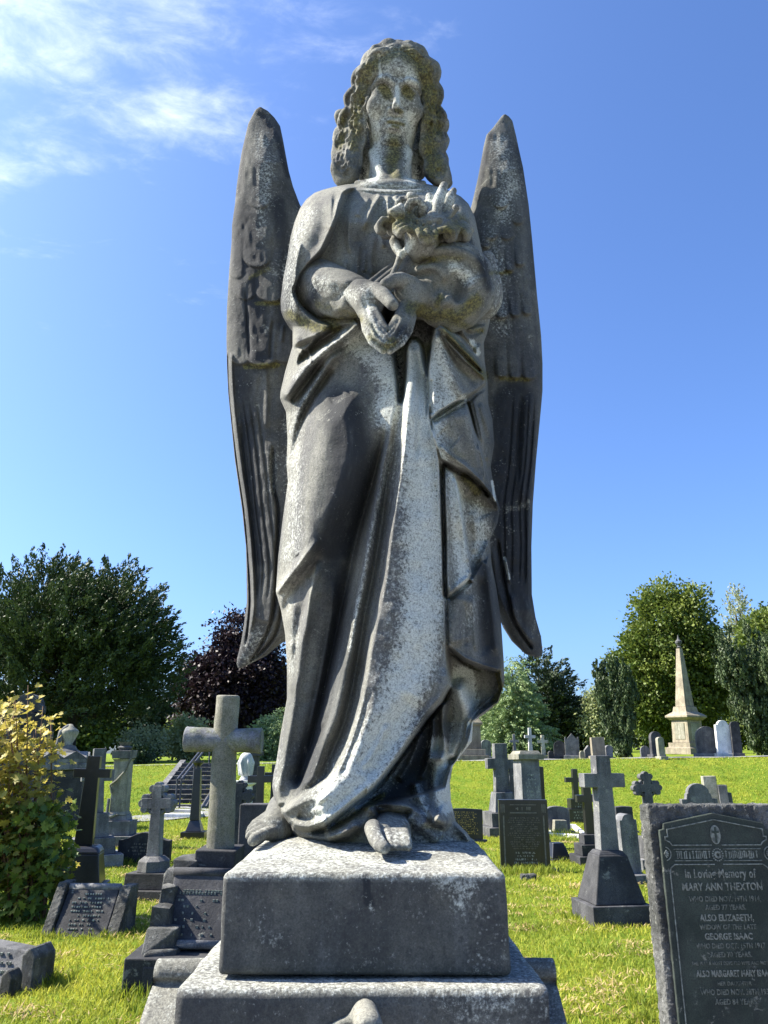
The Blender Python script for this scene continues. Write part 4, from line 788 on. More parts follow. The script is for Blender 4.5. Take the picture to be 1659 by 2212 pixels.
roll = [(1.195,1.339),(1.182,1.339),(1.172,1.332),(1.170,1.322),(1.176,1.314),(1.160,1.306),(1.12,1.280),(1.075,1.238),(1.04,1.18),(1.012,1.10),(1.0,1.0),(1.0,.92),(1.02,.25),(1.5,.25),(1.5,.92),(1.46,1.0),(1.38,1.16),(1.34,1.26),(1.35,1.29),(1.32,1.308)]
V, F = extrude_x(roll, -.308, .232); recalc(np_mesh('rolled_shoulder', V, F, M['statue'], pedestal, attrs=stain_shading(V, lambda V: np.tile(np.array([[.22, 0., .22]], np.float32), (len(V), 1)))))
v = Vol((-.10, .86, 1.16), (.06, 1.0, 1.38), .0024)
v.tube([S(787, 2182, .955), S(797, 2222, .910)], [.0135, .0152], .003)
v.tube([S(768, 2196, .948), S(740, 2216, .948), S(700, 2250, .947)], [.004, .008, .012], .010); v.ell(S(797, 2226, .896), (.008, .004, .008), None, .002, 'sub')
V, F = v.mesh(1); np_mesh('carved_scroll', V, F, M['statue'], pedestal, attrs=stain_shading(V))
# ================================================================ THE CEMETERY
def plateau(x): return 1.44 + .0135*np.clip(x, -22, 22)
def G(x, y):
    x = np.asarray(x, float); y = np.asarray(y, float)
    t = .3*sstep(27.0, 31.8, y) + .7*np.clip((y - 27.2)/4.4, 0, 1); z = t*plateau(x) + .015*np.clip(y - 32, 0, 40)
    bump = .05*(vnoise(np.stack([x, y, 0*x], -1), .35) - .5) + .03*(vnoise(np.stack([x, y, 0*x + 3], -1), 1.3) - .5)
    return z + bump*np.where(y < 60, 1, .3)
def g_at(px, row, lo=3.0, hi=140.0):
    Y = np.arange(lo, hi, .02); x = xcol(px, row, Y); z = zrow(row, Y); k = np.nonzero(z <= G(x, Y) + 1e-3)[0]
    return float(Y[k[0]]) if len(k) else hi
def spot(pl, pr, rt, rb, Y=None):
    """left, right, top row and base row on the photo -> location, width, height in metres"""
    pm = (pl + pr)/2
    if Y is None: Y = g_at(pm, rb)
    rm = (rt + rb)/2 if rb else rt + 60
    xl, xr = xcol(pl, rm, Y), xcol(pr, rm, Y); x = (xl + xr)/2; g = float(G(x, Y))
    return (float(x), Y, g - .02), float(xr - xl), float(zrow(rt, Y) - g + .02)
# ---------------------------------------------------------------- materials
def mat_stone(name, lo, hi, stain=(.03, .03, .032), sfac=.5, rough=.85, speck=.25, moss=0.0, bump=.4, scale=1.0, coat=0.0):
    q = NB(name); oi = q.n('ShaderNodeObjectInfo'); off = q.n('ShaderNodeVectorMath', operation='ADD'); q.t.links.new(q.tc.outputs['Object'], off.inputs[0])
    sc_ = q.n('ShaderNodeVectorMath', operation='SCALE'); sc_.inputs['Scale'].default_value = 37.0; cmb = q.n('ShaderNodeCombineXYZ')
    for i in range(3): q.t.links.new(oi.outputs['Random'], cmb.inputs[i])
    q.t.links.new(cmb.outputs[0], sc_.inputs[0]); q.t.links.new(sc_.outputs[0], off.inputs[1]); vec = off.outputs[0]
    big = q.noise(2.5*scale, 5, .65, vec); med = q.noise(11*scale, 6, .7, vec); fine = q.noise(90*scale, 3, .7, vec); streak = q.noise(7*scale, 5, .65, vec, stretch=(1, 1, .14))
    c = q.mix(q.ramp(big, .35, .65), lo, hi)
    c = q.mix(q.math('MULTIPLY', q.ramp(streak, .45, .65), sfac), c, stain)
    c = q.mix(q.ramp(med, .58, .72, 0, speck), c, (.5, .5, .46))
    if moss: c = q.mix(q.math('MULTIPLY', q.ramp(med, .42, .6), moss), c, (.10, .11, .02))
    c = q.mix(q.ramp(fine, .35, .6, .45, 0), c, (.01, .01, .012))
    lich = q.ramp(q.noise(5.5*scale, 8, .75, vec, .5), .60, .66); c = q.mix(q.math('MULTIPLY', lich, 0.0 if coat else 0.45), c, (.34, .34, .29))
    hsv = q.n('ShaderNodeHueSaturation'); q.set(hsv.inputs['Value'], q.math('MULTIPLY_ADD', oi.outputs['Random'], .7, .65)); q.set(hsv.inputs['Color'], c); c = hsv.outputs[0]
    q.set(q.b.inputs['Base Color'], c); q.b.inputs['Roughness'].default_value = rough
    if coat: q.b.inputs['Specular IOR Level'].default_value = .6
    q.bump(q.math('ADD', q.math('MULTIPLY', med, 1.0), q.math('MULTIPLY', fine, .4)), bump, .02)
    return q.m
M['grey'] = mat_stone('grey_granite', (.105, .108, .115), (.20, .20, .20))
M['darkgrey'] = mat_stone('sooty_sandstone', (.026, .027, .031), (.068, .068, .072), sfac=.6, speck=.15)
M['black'] = mat_stone('polished_black_granite', (.012, .012, .014), (.022, .022, .026), rough=.28, speck=.05, bump=.05, coat=1)
M['white'] = mat_stone('white_marble', (.55, .56, .56), (.72, .72, .70), stain=(.25, .26, .25), speck=.3)
M['sand'] = mat_stone('buff_sandstone', (.22, .19, .14), (.33, .29, .21), stain=(.12, .10, .08))
M['lichen'] = mat_stone('lichened_pale_stone', (.26, .25, .20), (.42, .40, .33), stain=(.10, .10, .08), speck=.5, moss=.25)
M['rustic'] = mat_stone('rock_faced_stone', (.05, .052, .048), (.15, .15, .14), speck=.55, bump=.9, scale=2.2)
M['slate'] = mat_stone('green_grey_slate', (.026, .038, .030), (.054, .070, .056), speck=.10, bump=.25, scale=2.0, sfac=.3)
def mat_plain(name, col, rough=.6, metal=0.0, var=.3, scale=20):
    q = NB(name); n_ = q.noise(scale, 4, .6); c = q.mix(q.ramp(n_, .3, .7), tuple(v*(1 - var) for v in col), tuple(min(1, v*(1 + var)) for v in col))
    q.set(q.b.inputs['Base Color'], c); q.b.inputs['Roughness'].default_value = rough; q.b.inputs['Metallic'].default_value = metal; q.bump(n_, .2, .005); return q.m
M['gold'] = mat_plain('gilt_lettering', (.55, .40, .12), .45, .3)
M['letter'] = mat_plain('worn_pale_lettering', (.30, .31, .28), .85, 0, .5, 60)
def mat_worn(name, col, back, lo, hi):
    q = NB(name); a_ = q.noise(34, 4, .75); b_ = q.noise(150, 3, .7); q.set(q.b.inputs['Base Color'], q.mix(q.ramp(q.math('ADD', q.math('MULTIPLY', a_, .7), q.math('MULTIPLY', b_, .3)), lo, hi), back, col)); q.b.inputs['Roughness'].default_value = .9; return q.m
M['cutletter'] = mat_worn('weathered_cut_lettering', (.21, .22, .19), (.05, .06, .05), .40, .56)
M['cutfaint'] = mat_worn('faint_cut_lettering', (.15, .16, .135), (.045, .055, .048), .42, .60)
M['letterdim'] = mat_plain('worn_grey_lettering', (.155, .170, .150), .85, 0, .5, 60)
M['leadletter'] = mat_plain('dull_lettering', (.15, .14, .12), .8)
M['iron'] = mat_plain('painted_iron', (.05, .055, .07), .5)
M['bark'] = mat_plain('bark', (.06, .048, .036), .9, 0, .4, 12)
M['twig'] = mat_plain('reddish_twig', (.16, .09, .05), .8)
def mat_leaf(name, ca, cb, trans=.35, rough=.55):
    q = NB(name); t = q.attr('tint'); c = q.mix(t, ca, cb); q.set(q.b.inputs['Base Color'], c); q.b.inputs['Roughness'].default_value = rough
    tr = q.n('ShaderNodeBsdfTranslucent'); q.set(tr.inputs[0], c); mx_ = q.n('ShaderNodeMixShader'); mx_.inputs[0].default_value = trans
    q.t.links.new(q.b.outputs[0], mx_.inputs[1]); q.t.links.new(tr.outputs[0], mx_.inputs[2]); q.t.links.new(mx_.outputs[0], q.out.inputs[0]); return q.m
# ---------------------------------------------------------------- ground
def mat_grass_ground():
    q = NB('mown_grass_ground'); v = q.tc.outputs['Object']
    a = q.noise(.35, 4, .6, v); b_ = q.noise(2.2, 6, .7, v); c_ = q.noise(14, 5, .75, v); d = q.noise(60, 3, .7, v)
    c = q.mix(q.ramp(a, .35, .65), (.150, .205, .016), (.225, .255, .024))
    c = q.mix(q.ramp(b_, .40, .60, 0, .9), c, (.115, .185, .014))
    c = q.mix(q.ramp(c_, .46, .36, 0, .7), c, (.060, .120, .010)); c = q.mix(q.ramp(c_, .55, .66, 0, .6), c, (.34, .29, .10))
    c = q.mix(q.ramp(d, .35, .6, .45, 0), c, (.045, .085, .010))
    q.set(q.b.inputs['Base Color'], c); q.b.inputs['Roughness'].default_value = .95; q.b.inputs['Specular IOR Level'].default_value = .1
    q.bump(q.math('ADD', q.math('MULTIPLY', c_, 1.0), q.math('MULTIPLY', d, .5)), .8, .05); return q.m
M['ground'] = mat_grass_ground()
def sheet(name, xs, ys, mat, dz=0.0, zf=None):
    X, Y = np.meshgrid(xs, ys, indexing='xy'); Z = (zf or G)(X, Y) + dz
    V = np.stack([X, Y, Z], -1).reshape(-1, 3); F = grid_faces(len(ys), len(xs)); return tag(np_mesh(name, V, F, mat), kind='structure')
xs = np.concatenate([-np.geomspace(2500, 32, 14), np.arange(-30, 30.1, .30), np.geomspace(32, 2500, 14)]); ys = np.concatenate([[-400, -60, -20, -8], np.arange(-4, 40, .25), np.arange(40.5, 90, 1.5), np.geomspace(92, 3500, 16)])
sheet('ground', xs, ys, M['ground'])
q = NB('bounce_gravel'); n_ = q.noise(6, 5, .7); n2_ = q.noise(70, 4, .8)
q.set(q.b.inputs['Base Color'], q.mix(q.ramp(n2_, .3, .7), q.mix(n_, (.24, .225, .21), (.32, .30, .28)), (.44, .42, .40))); q.b.inputs['Roughness'].default_value = .95; q.bump(n2_, .8, .02); M['fill_gravel'] = q.m
tag(sheet('path', np.arange(-14, 14.1, .4), np.arange(-6.5, 4.05, .35), M['fill_gravel'], .03), kind='structure')  # added out of view to bounce neutral light up instead of green
q = NB('tarmac_path'); n_ = q.noise(8, 5, .7); n2_ = q.noise(90, 3, .7)
q.set(q.b.inputs['Base Color'], q.mix(q.ramp(n_, .3, .7), (.16, .165, .175), (.24, .24, .245))); q.b.inputs['Roughness'].default_value = .9; q.bump(n2_, .4, .01); M['path'] = q.m
def ribbon(name, pts, width, mat, dz=.018, n=60, kind='structure'):
    P = smoothline(pts, 10); T = np.gradient(P, axis=0); T /= np.linalg.norm(T, axis=1)[:, None]; N = np.stack([-T[:, 1], T[:, 0]], 1)
    w_ = np.linspace(-.5, .5, 7); wd = np.interp(np.linspace(0, 1, len(P)), np.linspace(0, 1, np.size(width)), np.atleast_1d(width))
    XY = P[:, None, :] + N[:, None, :]*(w_[None, :]*wd[:, None])[..., None]; Z = G(XY[..., 0], XY[..., 1]) + dz
    V = np.concatenate([XY, Z[..., None]], -1).reshape(-1, 3); return tag(np_mesh(name, V, grid_faces(len(P), 7), mat), kind=kind)
ribbon('path', [(-40, 34.2), (-20, 33.6), (-10, 33.2), (0, 33.4), (10, 33.9), (24, 34.4), (50, 36)], 2.0, M['path'], .03)
ribbon('path', [(-14, 17.5), (-9.5, 20.0), (-6.6, 23.0), (-5.6, 25.6), (-7.6, 27.2)], [1.2, 1.5, 1.9, 1.6, 1.3], M['path'], .03)
ribbon('path', [(-5.9, 24.4), (-4.0, 23.6), (-1.0, 23.4), (3.0, 24.0)], [1.0, .8, .7, .6], M['path'], .034)
# ---------------------------------------------------------------- grass
M['blade'] = mat_leaf('grass_blades', (.055, .135, .010), (.46, .45, .055), .4, .7)
def build_grass():
    r = np.random.RandomState(3); n = 370000
    Y = 4.3 + 28*r.rand(n)**1.45; half = (CXP/FPX)*1.30*Y; X = (2*r.rand(n) - 1)*half
    keep = (vnoise(np.stack([X, Y, 0*X + 2], -1), 1.1) + .5*r.rand(n)) > .38; X, Y = X[keep], Y[keep]; n = len(X)
    pn = vnoise(np.stack([X, Y, 0*X + 8], -1), 2.6); pn2 = vnoise(np.stack([X, Y, 0*X + 18], -1), .8)
    Hh = (.018 + .030*r.rand(n) + .030*np.clip(pn - .6, 0, 1)*2)*(1 + .02*Y); Wd = (.0022 + .0016*r.rand(n))*(1 + .085*np.maximum(Y - 4, 0))
    th = r.rand(n)*2*pi; le = Hh*(.3 + .9*r.rand(n)); Z = G(X, Y) - .004
    b0 = np.stack([X, Y, Z], -1); wv = np.stack([np.cos(th), np.sin(th), 0*th], -1)*Wd[:, None]; ld_ = r.rand(n)*2*pi
    mid = b0 + np.stack([np.cos(ld_)*le*.35, np.sin(ld_)*le*.35, Hh*.6], -1); tip = b0 + np.stack([np.cos(ld_)*le, np.sin(ld_)*le, Hh], -1)
    V = np.stack([b0 - wv, b0 + wv, mid + wv*.8, mid - wv*.8, tip], 1).reshape(-1, 3); i = np.arange(n)[:, None]*5
    t = np.clip(.25 + .9*(pn2 - .4) + .35*r.rand(n) + np.where(r.rand(n) < .10, .5, 0), 0, 1); A = np.repeat(t, 5)
    o = np_mesh('grass', V, [i + np.array([[0, 1, 2, 3]]), i + np.array([[3, 2, 4]])], M['blade'], attrs={'tint': A}); tag(o, kind='stuff')
    # dry clippings left by the mower
    m = 9000; cx_, cy_ = [], []
    for _ in range(650):
        y = 4.6 + 14*r.rand()**1.4; x = (2*r.rand() - 1)*.56*y; k = r.randint(14, 50); cx_.append(x + r.randn(k)*.10); cy_.append(y + r.randn(k)*.05)
    X = np.concatenate(cx_); Y = np.concatenate(cy_); n = len(X); th = r.rand(n)*2*pi; L = .018 + .025*r.rand(n); d = np.stack([np.cos(th), np.sin(th), .5*r.randn(n)], -1)*L[:, None]
    w_ = np.stack([-np.sin(th), np.cos(th), 0*th], -1)*.004*(1 + .05*Y[:, None]); c = np.stack([X, Y, G(X, Y) + .014 + .03*r.rand(n)], -1)
    V = np.stack([c - d, c + w_, c + d, c - w_], 1).reshape(-1, 3); tt = np.repeat(r.rand(n), 4)
    tag(np_mesh('grass_clippings', V, np.arange(n)[:, None]*4 + np.array([[0, 1, 2, 3]]), M['dry'], attrs={'tint': tt}), kind='stuff')
M['dry'] = mat_leaf('dry_clippings', (.30, .21, .08), (.46, .36, .18), .2, .9)
build_grass()
def tuft(x, y, n, hh, seed, rad=.12, z=None):
    r = np.random.RandomState(seed); X = x + r.randn(n)*rad; Y = y + r.randn(n)*rad*.6; th = r.rand(n)*2*pi; H = hh*(.4 + .6*r.rand(n)); ln = H*(.2 + .6*r.rand(n)); ld_ = r.rand(n)*2*pi
    b0 = np.stack([X, Y, G(X, Y) - .01], -1); wv = np.stack([np.cos(th), np.sin(th), 0*th], -1)*.004*(1 + .06*y); mid = b0 + np.stack([np.cos(ld_)*ln*.3, np.sin(ld_)*ln*.3, H*.6], -1); tip = b0 + np.stack([np.cos(ld_)*ln, np.sin(ld_)*ln, H], -1)
    return np.stack([b0 - wv, b0 + wv, mid + wv*.7, mid - wv*.7, tip], 1).reshape(-1, 3)
def build_tufts():
    r = np.random.RandomState(11); L = []
    for px, row, n, hh, rad in TUFTS:
        Y = g_at(px, row); L.append(tuft(float(xcol(px, row, Y)), Y, n, hh, r.randint(1 << 30), rad))
    V = np.concatenate(L); n = len(V)//5; i = np.arange(n)[:, None]*5; t = np.repeat(.15 + .5*r.rand(n), 5)
    tag(np_mesh('long_grass', V, [i + np.array([[0, 1, 2, 3]]), i + np.array([[3, 2, 4]])], M['blade'], attrs={'tint': t}), kind='stuff')
TUFTS = [(1140,1888,500,.16,.22),(1100,1884,200,.12,.10),(1180,1884,200,.12,.10),(1010,1826,150,.1,.2),(110,2118,200,.12,.10),(90,2130,150,.12,.1),(10,2080,150,.1,.15),(105,2024,150,.09,.1),(240,2024,150,.10,.1),(180,2026,200,.08,.25),
         (300,1936,150,.1,.1),(350,1938,150,.12,.1),(210,1925,150,.13,.1),(270,1866,150,.14,.15),(340,1866,150,.12,.15),(1320,1990,200,.10,.2),(1260,1985,120,.12,.1),(1210,1862,150,.12,.15),(280,2160,200,.14,.12),(330,2185,200,.12,.1),(1400,2170,250,.10,.10),(1406,2210,200,.10,.10),
         (1290,1868,120,.12,.15),(1195,1806,150,.2,.3),(1230,1808,120,.15,.3),(1340,1960,120,.2,.15)]
build_tufts()
# ---------------------------------------------------------------- stone builders (base at z = 0, face towards -y)
class MB:
    def __init__(s): s.V, s.F, s.n = [], [], 0
    def add(s, V, F):
        s.V.append(np.asarray(V, float)); s.F += [tuple(int(i) + s.n for i in f) for f in F]; s.n += len(V); return s
    def box(s, x0, x1, y0, y1, z0, z1, tx=0, ty=0):
        V = [(x0,y0,z0),(x1,y0,z0),(x1,y1,z0),(x0,y1,z0),(x0+tx,y0+ty,z1),(x1-tx,y0+ty,z1),(x1-tx,y1-ty,z1),(x0+tx,y1-ty,z1)]
        return s.add(V, [(0,3,2,1),(4,5,6,7),(0,1,5,4),(1,2,6,5),(2,3,7,6),(3,0,4,7)])
    def prism(s, out, y0, y1, lean=0.0):
        """outline in x,z (counter-clockwise seen from the front) extruded from y0 to y1"""
        n = len(out); V = [(x, y0 + lean*z, z) for x, z in out] + [(x, y1 + lean*z, z) for x, z in out]
        return s.add(V, [tuple(range(n)), tuple(range(2*n - 1, n - 1, -1))] + [(i, n + i, n + (i+1) % n, (i+1) % n) for i in range(n)])
    def lathe(s, prof, seg=20, cx=0, cy=0, sq=False):
        a0 = pi/4 if sq else 0; seg = 4 if sq else seg; k = sqrt(2) if sq else 1
        V = [(cx + r*k*cos(a0 + 2*pi*j/seg), cy + r*k*sin(a0 + 2*pi*j/seg), z) for r, z in prof for j in range(seg)]; m = len(prof)
        F = [(i*seg + j, i*seg + (j+1) % seg, (i+1)*seg + (j+1) % seg, (i+1)*seg + j) for i in range(m-1) for j in range(seg)]
        F += [tuple(range(seg))[::-1], tuple(range((m-1)*seg, m*seg))]; return s.add(V, F)
    def tube(s, a, b, r0, r1=None, seg=10):
        a, b = np.array(a, float), np.array(b, float); r1 = r0 if r1 is None else r1; d = b - a; d /= np.linalg.norm(d); u = np.cross(d, [0, 0, 1.] if abs(d[2]) < .9 else [1., 0, 0]); u /= np.linalg.norm(u); v_ = np.cross(d, u)
        V = [p + r*(cos(2*pi*j/seg)*u + sin(2*pi*j/seg)*v_) for p, r in ((a, r0), (b, r1)) for j in range(seg)]
        return s.add(V, [(j, (j+1) % seg, seg + (j+1) % seg, seg + j) for j in range(seg)] + [tuple(range(seg))[::-1], tuple(range(seg, 2*seg))])
    def build(s, name, mat, parent=None, bevel=.008, rough=0.0, smooth=False, seed=0):
        V = np.concatenate(s.V)
        o = np_mesh(name, V, s.F, mat, parent, smooth=smooth, world=False)
        if rough:
            m = o.modifiers.new('cut', 'REMESH'); m.mode = 'VOXEL'; m.voxel_size = rough[0]
            t = bpy.data.textures.new('hewn', 'CLOUDS'); t.noise_scale = rough[1]; t.noise_depth = 3; m = o.modifiers.new('hewn', 'DISPLACE'); m.texture = t; m.strength = rough[2]; m.texture_coords = 'GLOBAL'; m.mid_level = .5
        elif bevel:
            m = o.modifiers.new('worn_edges', 'BEVEL'); m.width = bevel; m.segments = 2; m.limit_method = 'ANGLE'
        return o
def arch(w, h, rise, n=12, kind='round'):
    """headstone outline, width w, full height h, the top rise high"""
    hw = w/2; z0 = h - rise; P = [(-hw, 0), (hw, 0), (hw, z0)]
    if kind == 'round': P += [(hw*cos(t), z0 + rise*sin(t)) for t in np.linspace(0, pi, n)[1:-1]]
    elif kind == 'ogee': P += [(hw*(1 - t), z0 + rise*(.5 - .5*cos(pi*t))) for t in np.linspace(0, 1, n)[1:]] + [(-hw*t, z0 + rise*(.5 + .5*cos(pi*t))) for t in np.linspace(0, 1, n)[1:-1]]
    elif kind == 'gable': P += [(0, h)]
    elif kind == 'shoulder': P += [(hw*.72, z0), (hw*.66, z0 + rise*.35)] + [(hw*.6*cos(t), z0 + rise*.35 + rise*.65*sin(t)) for t in np.linspace(0, pi, n)] + [(-hw*.66, z0 + rise*.35), (-hw*.72, z0)]
    elif kind == 'ears': P += [(hw*.98, z0 + rise*.5), (hw*.8, z0 + rise*.5), (hw*.74, z0 + rise*.15), (0, h), (-hw*.74, z0 + rise*.15), (-hw*.8, z0 + rise*.5), (-hw*.98, z0 + rise*.5)]
    P += [(-hw, z0)]; return P
def marks(parent, mat, w, z0, z1, y, rows, seed, x0=0.0, lean=0.0, fill=.8):
    """weather-worn illegible lettering: little raised strokes in rows"""
    r = np.random.RandomState(seed); b = MB(); dz = (z1 - z0)/rows; hh = dz*.55
    for k in range(rows):
        lw = w*(.55 + .45*r.rand()); x = -lw/2; z = z1 - (k + .5)*dz
        while x < lw/2:
            cw = hh*(.35 + .5*r.rand())
            if r.rand() < fill:
                yy = y + lean*z
                if r.rand() < .5: b.box(x0 + x, x0 + x + cw*.35, yy - .0025, yy + .004, z - hh/2, z + hh/2)
                if r.rand() < .6: b.box(x0 + x, x0 + x + cw, yy - .0022, yy + .004, z + hh*(.2 if r.rand() < .5 else -.5), z + hh*(.5 if r.rand() < .5 else -.2))
                if r.rand() < .4: b.box(x0 + x + cw*.65, x0 + x + cw, yy - .0028, yy + .004, z - hh/2, z + hh*.4)
            x += cw*1.35
            if r.rand() < .16: x += cw
    return b.build('inscription', mat, parent, bevel=0)
def latin_cross(b, w, h, t, sw, aw, az, taper=0.0, z0=0.0, d=None):
    """one outline: w arm span, h height from z0, t depth, sw shaft half width, aw arm half height, az arm centre height"""
    st_ = sw + taper; P = [(-st_, z0), (st_, z0), (sw, az - aw), (w/2, az - aw), (w/2, az + aw), (sw, az + aw), (sw*.97, z0 + h), (-sw*.97, z0 + h), (-sw, az + aw), (-w/2, az + aw), (-w/2, az - aw), (-sw, az - aw)]
    b.prism(P, -t/2, t/2); return b
def steps(parent, mat, lv, name='base_step', bevel=.008):
    z = 0
    for w, d, h, tx in lv: MB().box(-w/2, w/2, -d/2, d/2, z, z + h, tx, tx).build(name, mat, parent, bevel); z += h + .002
    return z
_lean = np.random.RandomState(99)
def stone(name, sp, label, cat, group=None, rz=0.0):
    o = empty(name, sp[0], label, cat, group, rz); o.rotation_euler[0] = radians(_lean.uniform(-1.6, 1.6)); o.rotation_euler[1] = radians(_lean.uniform(-1.5, 1.5)); return o
def headstone(sp, label, mat, kind='round', rise=.25, t=.12, rz=0.0, base=True, lines=0, lmat='letter', group='headstones', lean=0.0, name='headstone', seed=1):
    loc, w, h = sp; o = stone(name, sp, label, 'headstone', group, rz)
    MB().prism(arch(w, h, rise*w, 12, kind), -t/2, t/2, lean).build('slab', M[mat], o)
    if base: MB().box(-w*.62, w*.62, -t*1.3, t*1.3, 0, min(.16, h*.15), .01, .01).build('plinth', M[mat], o)
    if lines: marks(o, M[lmat], w*.78, h*.28, h - rise*w*1.0 - h*.06, -t/2, lines, seed, lean=lean)
    return o
M['mossgrey'] = mat_stone('mossy_grey_stone', (.13, .135, .15), (.24, .24, .245), moss=.45, speck=.35)
# ---------------------------------------------------------------- the large headstone on the right
def big_headstone():
    Y = 4.0; xl, xr = float(xcol(1388, 1740, Y)), float(xcol(1657, 1740, Y)) ; w = xr - xl; h = float(zrow(1737, Y))
    o = empty('headstone', ((xl + xr)/2, Y, 0), 'tall rock-edged slab with arched panel of worn lettering, nearest stone on the right', 'headstone', None, radians(2.5))
    t = .13; MB().box(-w/2, w/2, -t/2 + .012, t/2, -.02, h).build('slab', M['rustic'], o, rough=(.008, .025, .018))
    MB().box(-w/2 - .05, w/2 + .05, -t, t, -.02, .15).build('plinth', M['rustic'], o, rough=(.012, .03, .02))
    hw = w*.437; zt = h - .026; zs = zt - .075
    pn = [(-hw, .2), (hw, .2), (hw, zs - .01), (hw - .02, zs - .005), (hw - .022, zs + .02), (0, zt - .01), (-hw + .022, zs + .02), (-hw + .02, zs - .005), (-hw, zs - .01)]
    MB().prism(pn, -t/2 - .010, -t/2 + .02).build('panel', M['slate'], o, bevel=.004)
    fy = -t/2 - .010
    def strip(pts, wd=.0045, dep=.004, closed=False):
        b = MB(); P = list(pts) + ([pts[0]] if closed else [])
        for a, c in zip(P[:-1], P[1:]):
            a = np.array(a); c = np.array(c); d = c - a; L = np.hypot(*d); d = d/L; n = np.array([-d[1], d[0]])*wd/2; e = d*wd*.3
            q_ = [a - n - e, c - n + e, c + n + e, a + n - e]; b.prism([tuple(v) for v in q_], fy - dep, fy + .003)
        return b
    ctr = [(math.cos(a_)*.0 , 0) for a_ in (0,)]
    fr = strip([(-hw+.03,.22),(-hw+.03,zs-.185),(-hw+.036,zs-.172),(-hw+.055,zs-.158),(-.022,zs-.158)]); P2 = strip([(hw-.03,.22),(hw-.03,zs-.185),(hw-.036,zs-.172),(hw-.055,zs-.158),(.022,zs-.158)])
    P3 = strip([(-.026,zs-.075),(-hw+.052,zs-.075),(-hw+.042,zs-.062),(-hw+.022,zs-.052),(-hw+.022,zs-.038),(-hw+.035,zs-.038),(-hw+.035,zs-.006),(0,zs+.036),(hw-.035,zs-.006),(hw-.035,zs-.038),(hw-.022,zs-.038),(hw-.022,zs-.052),(hw-.042,zs-.062),(hw-.052,zs-.075),(.026,zs-.075)])
    fr.add(np.concatenate(P2.V), P2.F); fr.add(np.concatenate(P3.V), P3.F)
    for s in (-1, 1):
        c = np.array([s*(hw - .012), zs - .112]); pts = [tuple(c + .030*np.array([s*-cos(a_), sin(a_)])) for a_ in np.linspace(-1.25, 1.25, 12)]; st_ = strip(pts, .004); fr.add(np.concatenate(st_.V), st_.F)
        for k in range(5):
            a_ = -1 + k*.5; st_ = strip([tuple(c), tuple(c + .018*np.array([s*-cos(a_), sin(a_)]))], .005); fr.add(np.concatenate(st_.V), st_.F)
        st_ = strip([(s*.03, zs - .092), (s*(hw - .058), zs - .092)], .003); fr.add(np.concatenate(st_.V), st_.F); st_ = strip([(s*.03, zs - .142), (s*(hw - .058), zs - .142)], .003); fr.add(np.concatenate(st_.V), st_.F)
    fr.build('carved_border', M['letterdim'], o, bevel=0)
    em = MB(); a_ = np.linspace(0, 2*pi, 20, endpoint=False); em.prism([(.024*cos(t_), zs - .030 + .042*sin(t_)) for t_ in a_], fy - .004, fy + .002)
    em.build('oval_emblem', M['letterdim'], o, bevel=0)
    cr = MB(); latin_cross(cr, .032, .070, .004, .0045, .0045, zs - .018, z0=zs - .066); ob = cr.build('cross_relief', M['slate'], o, bevel=0); ob.location.y = fy - .005
    rs_ = MB()
    for k in range(8):
        t_ = 2*pi*k/8; rs_.prism([(.012*cos(t_) + .006*cos(u), zs - .117 + .012*sin(t_) + .006*sin(u)) for u in np.linspace(0, 2*pi, 7)[:-1]], fy - .004, fy + .002)
    for k in range(16):
        t_ = 2*pi*k/16 + .2; rs_.box(.024*cos(t_) - .003, .024*cos(t_) + .003, fy - .003, fy + .002, zs - .117 + .026*sin(t_) - .003, zs - .117 + .026*sin(t_) + .003)
    rs_.build('rosette', M['letterdim'], o, bevel=0)
    def text(s_, z, size, x=0.0, mat='letter', wide=1.0, bold=.0, shear=0.0, dep=.0016):
        cu = bpy.data.curves.new('lettering', 'FONT'); cu.body = s_; cu.size = size; cu.align_x = 'CENTER'; cu.extrude = dep; cu.offset = bold; cu.space_character = 1.06; cu.shear = shear; cu.resolution_u = 3
        tmp = bpy.data.objects.new('t', cu); COL.objects.link(tmp); bpy.context.view_layer.update(); me = bpy.data.meshes.new_from_object(tmp.evaluated_get(bpy.context.evaluated_depsgraph_get())); bpy.data.objects.remove(tmp)
        me.materials.clear(); me.materials.append(M[mat]); ob = bpy.data.objects.new('lettering', me); COL.objects.link(ob); ob.parent = o; ob.location = (x, fy - dep*.6, z); ob.rotation_euler = (pi/2, 0, 0); ob.scale = (wide, 1, 1); return ob
    def zr(row): return float(zrow(row, Y - t/2))
    for s in (-1, 1):                                       # worn black-letter, no longer legible
        b = MB(); r_ = np.random.RandomState(60 + s); zc = zs - .117; x = .040
        while x < hw - .07:
            ww = .004; b.box(s*x - ww/2, s*x + ww/2, fy - .002, fy + .003, zc - .013, zc + .013)
            if r_.rand() < .5: b.box(s*x - .005, s*x + .005, fy - .0016, fy + .003, zc + (.008 if r_.rand() < .5 else -.012), zc + (.012 if r_.rand() < .5 else -.008) + .001) if False else b.prism([(s*x - .006, zc - .014), (s*x, zc - .018), (s*x + .006, zc - .014), (s*x, zc - .010)], fy - .0016, fy + .003)
            if r_.rand() < .6: b.prism([(s*x - .006, zc + .014), (s*x, zc + .010), (s*x + .006, zc + .014), (s*x, zc + .018)], fy - .0018, fy + .003)
            x += .009 if r_.rand() < .75 else .016
        b.build('worn_lettering', M['letterdim'], o, 0)
